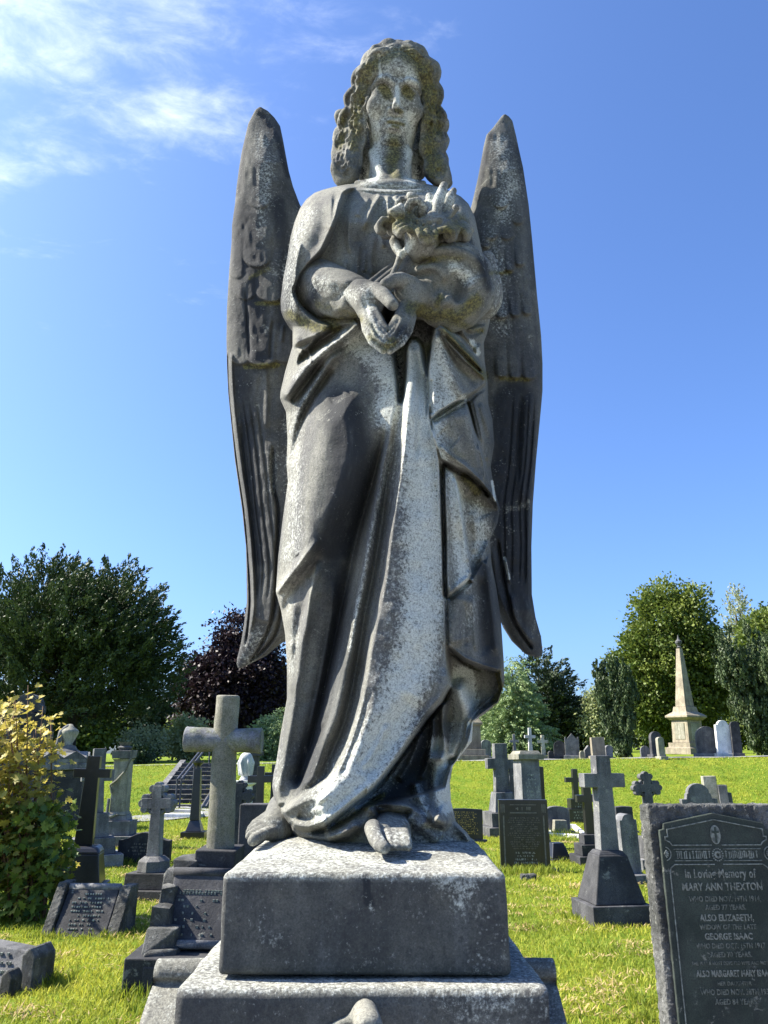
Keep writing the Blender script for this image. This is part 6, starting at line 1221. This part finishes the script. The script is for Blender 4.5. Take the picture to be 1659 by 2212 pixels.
def white_urn():
    sp = spot(513, 547, 1626, 1800, 19.0); w, h = sp[1], sp[2]; o = stone('urn_monument', sp, 'bright white draped urn on a white pedestal left of the angel', 'monument'); zt = h - .62
    MB().lathe([(.24, 0), (.24, .2), (.17, .24), (.15, zt - .12), (.22, zt - .08), (.24, zt)], sq=True).build('pedestal', M['white'], o); v = Vol((-.25, -.25, zt - .02), (.25, .25, zt + .66), .014)
    v.tube([(0, 0, zt + .02), (0, 0, zt + .10)], [.14, .10], .02); v.tube([(0, 0, zt + .2), (0, 0, zt + .48)], [.14, .15], .03); v.ell((0, 0, zt + .54), (.12, .12, .08), None, .03)
    for a in np.linspace(0, 2*pi, 7)[:-1]: v.tube([(.10*cos(a), .10*sin(a), zt + .55), (.17*cos(a), .17*sin(a), zt + .40), (.15*cos(a + .3), .15*sin(a + .3), zt + .12)], [.03, .035, .02], .02)
    V, F = v.mesh(1); np_mesh('draped_urn', V, F, M['white'], o, world=False)
white_urn()
sp = spot(540, 562, 1624, 1780, 21.0); o = stone('square_pillar', sp, 'dark flat-capped pillar behind the white draped urn', 'pillar'); w, h = sp[1], sp[2]; MB().box(-w*.4, w*.4, -.15, .15, 0, h - .1).build('pillar_shaft', M['darkgrey'], o); MB().box(-w*.75, w*.75, -.22, .22, h - .1, h).build('cap', M['darkgrey'], o)
sp = spot(404, 447, 1643, 1811); o = stone('slim_obelisk', sp, 'slim black tapering obelisk with a bowl finial, left of the log-like cross', 'obelisk'); h = sp[2]
z = steps(o, M['black'], [(.5, .44, .16, 0), (.34, .3, .22, .07)]); MB().lathe([(.10, z), (.07, h - .16)], sq=True).build('obelisk_shaft', M['black'], o); MB().lathe([(.05, h - .16), (.05, h - .12), (.13, h - .04), (.13, h)], 14).build('bowl', M['black'], o, 0)
sp = spot(416, 433, 1741, 1759, 26.0); o = stone('marker_block', sp, 'small white marker block on the kerb below the steps', 'marker stone'); MB().box(-sp[1]/2, sp[1]/2, -.15, .15, 0, sp[2]).build('block', M['white'], o)
def garden_steps():
    Y0 = g_at(385, 1746); xl, xr = float(xcol(322, 1730, Y0)), float(xcol(436, 1730, Y0)); x0 = (xl + xr)/2; Y0 = 27.4; zt = float(plateau(x0)) + .10; n = 10
    o = empty('stone_steps', (x0, Y0, 0), 'flight of dark stone steps with iron handrails climbing the grass bank', 'steps'); w = (xr - xl)*.97; run = .42
    for k in range(n): MB().box(-w/2, w/2, k*run, k*run + run + .25, -.05 if k == 0 else (k - 1)*zt/n, (k + 1)*zt/n).build('step', M['darkgrey'] if k % 2 else M['rustic'], o, .012)
    for s in (-1, 1):
        b = MB(); b.add([(s*w/2 + q_, y, z_) for q_ in (0, s*.22) for y, z_ in ((-.1, -.05), (-.1, .12), (n*run + .2, zt + .12), (n*run + .2, -.05))], [(0,1,2,3),(7,6,5,4),(0,4,5,1),(1,5,6,2),(2,6,7,3),(3,7,4,0)] if s > 0 else [(3,2,1,0),(4,5,6,7),(1,5,4,0),(2,6,5,1),(3,7,6,2),(0,4,7,3)]); b.build('side_wall', M['grey'], o, .01)
    for x_ in (w*.02, w*.10):
        b = MB(); b.tube((x_, -.2, .95), (x_, n*run + .3, zt + .95), .035); 
        for yy, zz_ in ((-.2, 0), (n*run*.5, zt*.5), (n*run + .3, zt)): b.tube((x_, yy, zz_ - .1), (x_, yy, zz_ + .95), .03)
        b.build('handrail', M['iron'], o, 0)
garden_steps()
# ---------------------------------------------------------------- trees and shrubs
def leaf_quads(C, D, size, r, aspect=.55, tint=None):
    n = len(C); D = D + .6*r.randn(n, 3); D /= np.linalg.norm(D, axis=1)[:, None] + 1e-9; Rn = r.randn(n, 3); Wv = np.cross(D, Rn); Wv /= np.linalg.norm(Wv, axis=1)[:, None] + 1e-9
    s = (size*(.6 + .8*r.rand(n)))[:, None]; V = np.stack([C - D*s*.5, C + Wv*s*aspect*.5, C + D*s*.5, C - Wv*s*aspect*.5], 1).reshape(-1, 3)
    return V, np.arange(n)[:, None]*4 + np.array([[0, 1, 2, 3]])
def in_crown(n, r, lobes, shell=.55):
    """points in a union of ellipsoids, mostly in the outer part"""
    w_ = np.array([l[3]*l[4]*l[5] for l in lobes]); pick = r.choice(len(lobes), n, p=w_/w_.sum()); L = np.array(lobes)[pick]
    u = r.randn(n, 3); u /= np.linalg.norm(u, axis=1)[:, None]; rad = (shell + (1 - shell)*r.rand(n)**.7)[:, None]; rad = np.where(r.rand(n, 1) < .25, r.rand(n, 1)*.8, rad)
    return L[:, :3] + u*rad*L[:, 3:6], u
def tree(name, loc, label, group, mat, lobes, r, clumps, per, rc, leaf, trunk, spray=None, cat='tree', limbs=7, aspect=.6, trunkmat='bark'):
    o = empty(name, loc, label, cat, group); C, U = in_crown(clumps, r, lobes)
    ct = r.rand(clumps)
    if spray is None:
        P = np.repeat(C, per, 0) + r.randn(clumps*per, 3)*rc*np.array([1, 1, .75]); D = np.repeat(U, per, 0) + np.array([0, 0, -.2])
    else:
        L, dirf, thick = spray; d = dirf(C, U, r); d /= np.linalg.norm(d, axis=1)[:, None]; t = r.rand(clumps*per); Dr = np.repeat(d, per, 0)
        P = np.repeat(C, per, 0) + Dr*(t*L)[:, None] + r.randn(clumps*per, 3)*(thick*(1.05 - .85*t))[:, None]*np.array([1, 1, .8]); D = Dr*1.5
    P[:, 2] = np.maximum(P[:, 2], .05); V, F = leaf_quads(P, D, leaf, r, aspect); tn = np.clip(np.repeat(ct, per)*.6 + .4*r.rand(clumps*per), 0, 1)
    np_mesh('crown', V, F, mat, o, smooth=False, world=False, attrs={'tint': np.repeat(tn, 4)})
    if trunk:
        th, tr = trunk; b = MB(); pts = [np.array([0, 0, -.2]), np.array([.1*tr, 0, th*.35]), np.array([-.2*tr, .2*tr, th*.7]), np.array([0, 0, th])]
        for i in range(3): b.tube(pts[i], pts[i+1], tr*(1 - .22*i), tr*(1 - .22*(i+1)), 9)
        for k in range(limbs):
            e = C[r.randint(clumps)]*np.array([.8, .8, .9]); s_ = pts[1] + (pts[3] - pts[1])*r.rand(); m = (s_ + e)/2 + np.array([0, 0, -.1*np.linalg.norm(e - s_)]); b.tube(s_, m, tr*.34, tr*.22, 6); b.tube(m, e, tr*.22, tr*.06, 6)
        b.build('trunk', M[trunkmat], o, 0, smooth=True)
    return o
def tspot(pl, pr, rt, Y, rb=None):
    rm = (rt + (rb or 1640))/2; xl, xr = float(xcol(pl, rm, Y)), float(xcol(pr, rm, Y)); x = (xl + xr)/2; g = float(G(x, Y)); return (x, Y, g - .05), (xr - xl)/2, float(zrow(rt, Y)) - g
LF = {k: mat_leaf(k + '_leaves', a, b, t) for k, a, b, t in (('yew', (.016, .036, .014), (.075, .108, .035), .10), ('copper_beech', (.012, .008, .013), (.042, .024, .030), .12), ('lime', (.045, .085, .012), (.19, .23, .045), .3), ('column_yew', (.016, .034, .014), (.105, .145, .055), .06),
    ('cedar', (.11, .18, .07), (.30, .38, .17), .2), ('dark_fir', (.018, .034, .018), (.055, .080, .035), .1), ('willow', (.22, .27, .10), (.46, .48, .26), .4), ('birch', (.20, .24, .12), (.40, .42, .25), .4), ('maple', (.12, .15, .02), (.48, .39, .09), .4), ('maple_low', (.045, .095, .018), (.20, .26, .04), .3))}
R_ = np.random.RandomState
out_up = lambda a: (lambda C, U, r: U*np.array([1, 1, .35]) + np.array([.35, 0, a]) + .25*r.randn(*U.shape))
loc, hw, h = tspot(-70, 402, 1195, 44); tree('yew_tree', loc, 'huge dark green yew tree filling the left of the view', None, LF['yew'], [(0,0,h*.50,hw*.86,hw*.8,h*.38),(-hw*.25,0,h*.66,hw*.55,hw*.6,h*.30),(hw*.32,0,h*.60,hw*.48,hw*.5,h*.30),(hw*.50,0,h*.40,hw*.46,hw*.5,h*.24),(-hw*.5,0,h*.45,hw*.5,hw*.5,h*.3)], R_(1), 2300, 58, .4, .21, (h*.5, .55), (1.15, out_up(.75), .20), limbs=10, aspect=.4)
loc, hw, h = tspot(372, 640, 1300, 52); tree('copper_beech', loc, 'dark purple copper beech behind the log-like cross', None, LF['copper_beech'], [(0,0,h*.42,hw*.95,hw*.8,h*.30),(-hw*.05,0,h*.72,hw*.36,hw*.4,h*.26),(hw*.4,0,h*.58,hw*.4,hw*.4,h*.28),(-hw*.55,0,h*.42,hw*.4,hw*.4,h*.22)], R_(2), 900, 48, .42, .26, (h*.4, .45))
loc, hw, h = tspot(1310, 1580, 1243, 72); tree('lime_tree', loc, 'great rounded green lime tree behind the obelisk', None, LF['lime'], [(hw*.15,0,h*.62,hw*.78,hw*.7,h*.36),(-hw*.3,0,h*.40,hw*.66,hw*.6,h*.32),(hw*.35,0,h*.42,hw*.62,hw*.6,h*.34),(0,0,h*.25,hw*.9,hw*.6,h*.2)], R_(3), 1050, 80, .45, .32, (h*.4, .5))
up = lambda C, U, r: np.array([0, 0, 1.]) + U*np.array([.16, .16, 0]) + .10*r.randn(*U.shape)
def column_yew(sp, label, seed, nst, clumps):
    loc, hw, h = sp; r = R_(seed); lobes = []
    for k in range(nst):                                    # upright limbs fanning from the foot
        a = 2*pi*k/nst + r.uniform(-.3, .3); q_ = r.uniform(.45, .80) if k else 0; ox, oy = q_*cos(a)*hw, q_*sin(a)*hw; tp = r.uniform(.80, .97) - .10*q_
        for z_, f, rd in ((.14, .32, .20), (.34, .62, .26), (.58, .88, .28), (tp - .12, 1.0, .20)): lobes.append((ox*f, oy*f, h*z_, hw*rd, hw*rd, h*.145))
    tree('column_yew', loc, label, 'column yews', LF['column_yew'], lobes, r, clumps, 62, .2, .12, (h*.4, .18), (.34, up, .05), aspect=.5, limbs=3)
column_yew(tspot(1284, 1392, 1410, 36.5), 'upright column yew left of the obelisk, narrowing to its foot', 4, 9, 1250)
column_yew(tspot(1538, 1740, 1335, 37.5), 'broad upright column yew at the right edge above the rock-edged slab', 5, 15, 2300)
droop = lambda C, U, r: U*np.array([1, 1, 0]) + np.array([0, 0, -.30]) + .2*r.randn(*U.shape)
def cone_tree(loc, hw, h, label, mat, seed, per=55, tiers=13, name='conifer', leaf=.16, group=None):
    lobes = []; r = R_(seed)
    for k in range(tiers):
        t = k/(tiers - 1); rad = hw*(1 - t)**.8*.85 + .12; lobes.append((r.uniform(-.1, .1)*hw, 0, h*(.10 + .86*t), rad, rad, h*.035))
    return tree(name, loc, label, group, mat, lobes, r, 900, per, .2, leaf, (h*.80, .12), (1.0, droop, .14), limbs=4, aspect=.4)
loc, hw, h = tspot(1030, 1190, 1398, 50); cone_tree(loc, hw, h, 'light green drooping conifer right of the angel drapery', LF['cedar'], 6)
loc, hw, h = tspot(1120, 1262, 1405, 60); tree('fir_tree', loc, 'dark ragged fir behind the light green conifer', None, LF['dark_fir'], [(-hw*.3,0,h*.6,hw*.6,hw*.6,h*.38),(hw*.2,0,h*.42,hw*.6,hw*.6,h*.30),(hw*.5,0,h*.25,hw*.45,hw*.5,h*.22),(0,0,h*.2,hw*.9,hw*.6,h*.15)], R_(7), 560, 46, .4, .26, (h*.7, .3), (1.4, out_up(.3), .22), aspect=.4)
loc, hw, h = tspot(552, 640, 1530, 42); cone_tree(loc, hw, h, 'small pale green conifer left of the angel, under the copper beech', LF['cedar'], 8, 40, 9, leaf=.13)
loc, hw, h = tspot(1255, 1325, 1480, 58); tree('willow_tree', loc, 'soft grey-green willow behind the first column yew', None, LF['willow'], [(0,0,h*.55,hw*.9,hw*.8,h*.40),(hw*.2,0,h*.3,hw,hw*.8,h*.25)], R_(9), 260, 40, .35, .22, (h*.5, .2))
loc, hw, h = tspot(1572, 1640, 1255, 66); tree('birch_tree', loc, 'wispy pale birch rising between lime tree and right column yew', None, LF['birch'], [(0,0,h*.7,hw*.7,hw*.6,h*.28),(0,0,h*.5,hw*.9,hw*.6,h*.25)], R_(10), 190, 30, .30, .20, (h*.8, .14), (1.2, lambda C, U, r: U*.4 + np.array([.2, 0, .8]) + .4*r.randn(*U.shape), .16))
loc, hw, h = tspot(1590, 1760, 1300, 60); tree('lime_tree', loc, 'second lime tree at the right edge behind the broad column yew', None, LF['lime'], [(0,0,h*.55,hw*.9,hw*.8,h*.42)], R_(12), 520, 44, .42, .30, (h*.4, .4))
loc, hw, h = tspot(355, 450, 1545, 46, 1650); tree('hazel_shrub', loc, 'sunlit yellow-green shrub seen under the dark trees', 'shrubs under the trees', LF['willow'], [(0,0,h*.5,hw,hw,h*.5)], R_(13), 150, 40, .25, .18, (h*.7, .1), cat='shrub')
loc, hw, h = tspot(262, 362, 1565, 43, 1650); tree('bare_shrub', loc, 'pale spreading twiggy shrub under the yew', 'shrubs under the trees', LF['birch'], [(0,0,h*.6,hw,hw,h*.4)], R_(14), 90, 24, .22, .14, (h*.5, .12), cat='shrub', limbs=26, trunkmat='bark')
loc, hw, h = tspot(270, 330, 1610, 39, 1655); tree('laurel_shrub', loc, 'low rounded dark shrub by the terrace path on the left', 'shrubs under the trees', LF['yew'], [(0,0,h*.5,hw,hw,h*.5)], R_(15), 60, 40, .2, .14, None, cat='shrub')
loc, hw, h = tspot(-60, 100, 1540, 40, 1650); tree('laurel_shrub', loc, 'dark shrub mass at the far left under the yew', 'shrubs under the trees', LF['dark_fir'], [(0,0,h*.5,hw,hw*.6,h*.5)], R_(16), 200, 50, .3, .2, None, cat='shrub')
def far_wood(pl, pr, rt, Y, lf, seed, label):
    loc, hw, h = tspot(pl, pr, rt, Y); tree('broadleaf_tree', loc, label, 'distant trees', LF[lf], [(0,0,h*.52,hw*.9,hw*.6,h*.45),(hw*.4,0,h*.4,hw*.5,hw*.5,h*.35),(-hw*.4,0,h*.4,hw*.5,hw*.5,h*.35)], R_(seed), 300, 40, .7, .5, (h*.4, .4))
for a in ((380,520,1520,85,'lime',21,'distant green tree seen through the gap under the copper beech'),(500,700,1500,95,'dark_fir',22,'distant dark tree directly behind the angel, left part'),(690,860,1500,95,'lime',23,'distant green tree directly behind the angel'),(860,1060,1490,95,'dark_fir',24,'distant dark tree directly behind the angel, right part'),(1200,1330,1545,90,'lime',25,'distant green tree in the low gap of the skyline'),
          (1330,1560,1480,100,'dark_fir',26,'distant dark tree behind the obelisk'),(1540,1720,1460,105,'lime',27,'distant green tree beyond the right edge'),(-120,80,1480,80,'dark_fir',28,'distant dark tree beyond the left edge'),(60,260,1500,84,'lime',29,'distant green tree behind the yew trunk'),(240,400,1500,88,'dark_fir',30,'distant dark tree behind the yew, right part')): far_wood(*a)
for k, (x, y, w_, h_, lf, lab) in enumerate(((-38, 58, 7, 12, 'dark_fir', 'dark tree well beyond the left edge'), (-52, 74, 9, 14, 'lime', 'green tree far beyond the left edge'), (-70, 66, 9, 12, 'yew', 'evergreen tree farthest out on the left'), (38, 62, 8, 12, 'lime', 'green tree well beyond the right edge'),
        (52, 78, 9, 14, 'dark_fir', 'dark tree far beyond the right edge'), (72, 70, 9, 12, 'yew', 'evergreen tree farthest out on the right'), (-90, 60, 11, 13, 'lime', 'green tree at the end of the left horizon'), (92, 64, 11, 13, 'lime', 'green tree at the end of the right horizon'))):
    tree('broadleaf_tree', (x, y, float(G(x, y)) - .1), lab, 'distant trees', LF[lf], [(0, 0, h_*.5, w_, w_*.7, h_*.45), (w_*.5, 0, h_*.4, w_*.6, w_*.5, h_*.35)], R_(60 + k), 260, 40, .7, .5, (h_*.4, .4))
tag(sheet('hills', np.linspace(-900, 900, 60), np.array([170, 230, 320, 420]), M['ground'], 0, lambda X, Y: 6*np.sin(pi*(Y - 170)/250)*(1 + .3*np.sin(X/90)) - .5), kind='structure')
def maple():
    Y = g_at(70, 1985); x = float(xcol(60, 1985, Y)); g = float(G(x, Y)); r = R_(33); o = empty('maple_sapling', (x, Y, g - .02), 'young maple bush with yellow-green leaves at the left edge', 'shrub')
    outl = np.array([(0,-.5),(.10,-.30),(.42,-.42),(.34,-.22),(.62,-.02),(.36,.04),(.40,.34),(.16,.22),(0,.60),(-.16,.22),(-.40,.34),(-.36,.04),(-.62,-.02),(-.34,-.22),(-.42,-.42),(-.10,-.30)])
    m = len(outl)
    def rowx(row): return float(xcol(0, row, Y))
    stems = []; P, D, T, Sz = [], [], [], []
    edge = [(1470,84),(1500,84),(1540,88),(1560,72),(1590,92),(1620,92),(1650,104),(1690,126),(1730,136),(1780,132),(1830,130),(1880,116),(1920,90),(1960,60),(1985,30)]
    er = np.array(edge, float)
    b = MB()
    for k in range(46):
        top = r.uniform(1475, 1900)**1 if k > 3 else (1480, 1520, 1560, 1540)[k]; ex = np.interp(top, er[:, 0], er[:, 1]); px = (ex - 4 if k < 2 else r.uniform(-90, ex - 4)); yy = Y + r.uniform(-.45, .45)
        e = np.array([float(xcol(px, top, Y)) - x, yy - Y, float(zrow(top, Y)) - g]); s0 = np.array([r.uniform(-.15, .15), r.uniform(-.1, .1), 0]); mid = s0*.45 + e*.55 + np.array([r.uniform(-.1, .1), 0, .12*e[2]])*.5
        b.tube(s0, mid, .016, .010, 6); b.tube(mid, e, .010, .003, 6)
        n = int(10 + 22*e[2])
        for j in range(n):
            t = .15 + .85*r.rand()**.8; p = s0 + (mid - s0)*t*2 if t < .5 else mid + (e - mid)*(t - .5)*2
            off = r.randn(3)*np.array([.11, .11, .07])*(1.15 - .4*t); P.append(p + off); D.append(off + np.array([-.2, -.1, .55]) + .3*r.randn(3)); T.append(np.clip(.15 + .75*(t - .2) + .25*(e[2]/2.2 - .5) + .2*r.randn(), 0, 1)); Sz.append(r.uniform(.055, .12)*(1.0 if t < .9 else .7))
    P = np.array(P); D = np.array(D); D /= np.linalg.norm(D, axis=1)[:, None]; A = np.cross(D, r.randn(len(P), 3)); A /= np.linalg.norm(A, axis=1)[:, None]; B = np.cross(D, A); Sz = np.array(Sz)
    V = P[:, None, :] + (outl[None, :, 0:1]*A[:, None, :] + outl[None, :, 1:2]*B[:, None, :])*Sz[:, None, None] + D[:, None, :]*(Sz[:, None]*.25*(np.abs(outl[:, 0])[None, :] - .2))[..., None]
    ctr = P - D*(Sz*.06)[:, None]; V = np.concatenate([V, ctr[:, None, :]], 1).reshape(-1, 3); i = np.arange(len(P))*(m + 1); F = np.concatenate([np.stack([i + k, i + (k + 1) % m, i + m], 1) for k in range(m)])
    np_mesh('crown', V, F, LF['maple'], o, smooth=True, world=False, attrs={'tint': np.repeat(np.array(T), m + 1)}); b.build('trunk', M['twig'], o, 0, smooth=True)
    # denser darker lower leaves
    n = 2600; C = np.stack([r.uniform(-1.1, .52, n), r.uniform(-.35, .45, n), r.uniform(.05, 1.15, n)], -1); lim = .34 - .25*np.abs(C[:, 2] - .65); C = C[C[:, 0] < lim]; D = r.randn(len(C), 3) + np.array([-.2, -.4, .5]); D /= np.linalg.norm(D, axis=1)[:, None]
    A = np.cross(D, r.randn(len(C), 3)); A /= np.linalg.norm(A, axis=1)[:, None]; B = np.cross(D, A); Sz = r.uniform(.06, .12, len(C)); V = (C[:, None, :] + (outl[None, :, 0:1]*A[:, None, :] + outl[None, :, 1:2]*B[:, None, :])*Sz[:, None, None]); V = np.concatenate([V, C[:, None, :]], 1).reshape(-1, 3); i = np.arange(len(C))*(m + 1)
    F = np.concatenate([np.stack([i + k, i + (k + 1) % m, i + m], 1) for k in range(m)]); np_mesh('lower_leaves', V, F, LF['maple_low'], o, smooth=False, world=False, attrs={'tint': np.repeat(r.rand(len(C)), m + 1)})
maple()
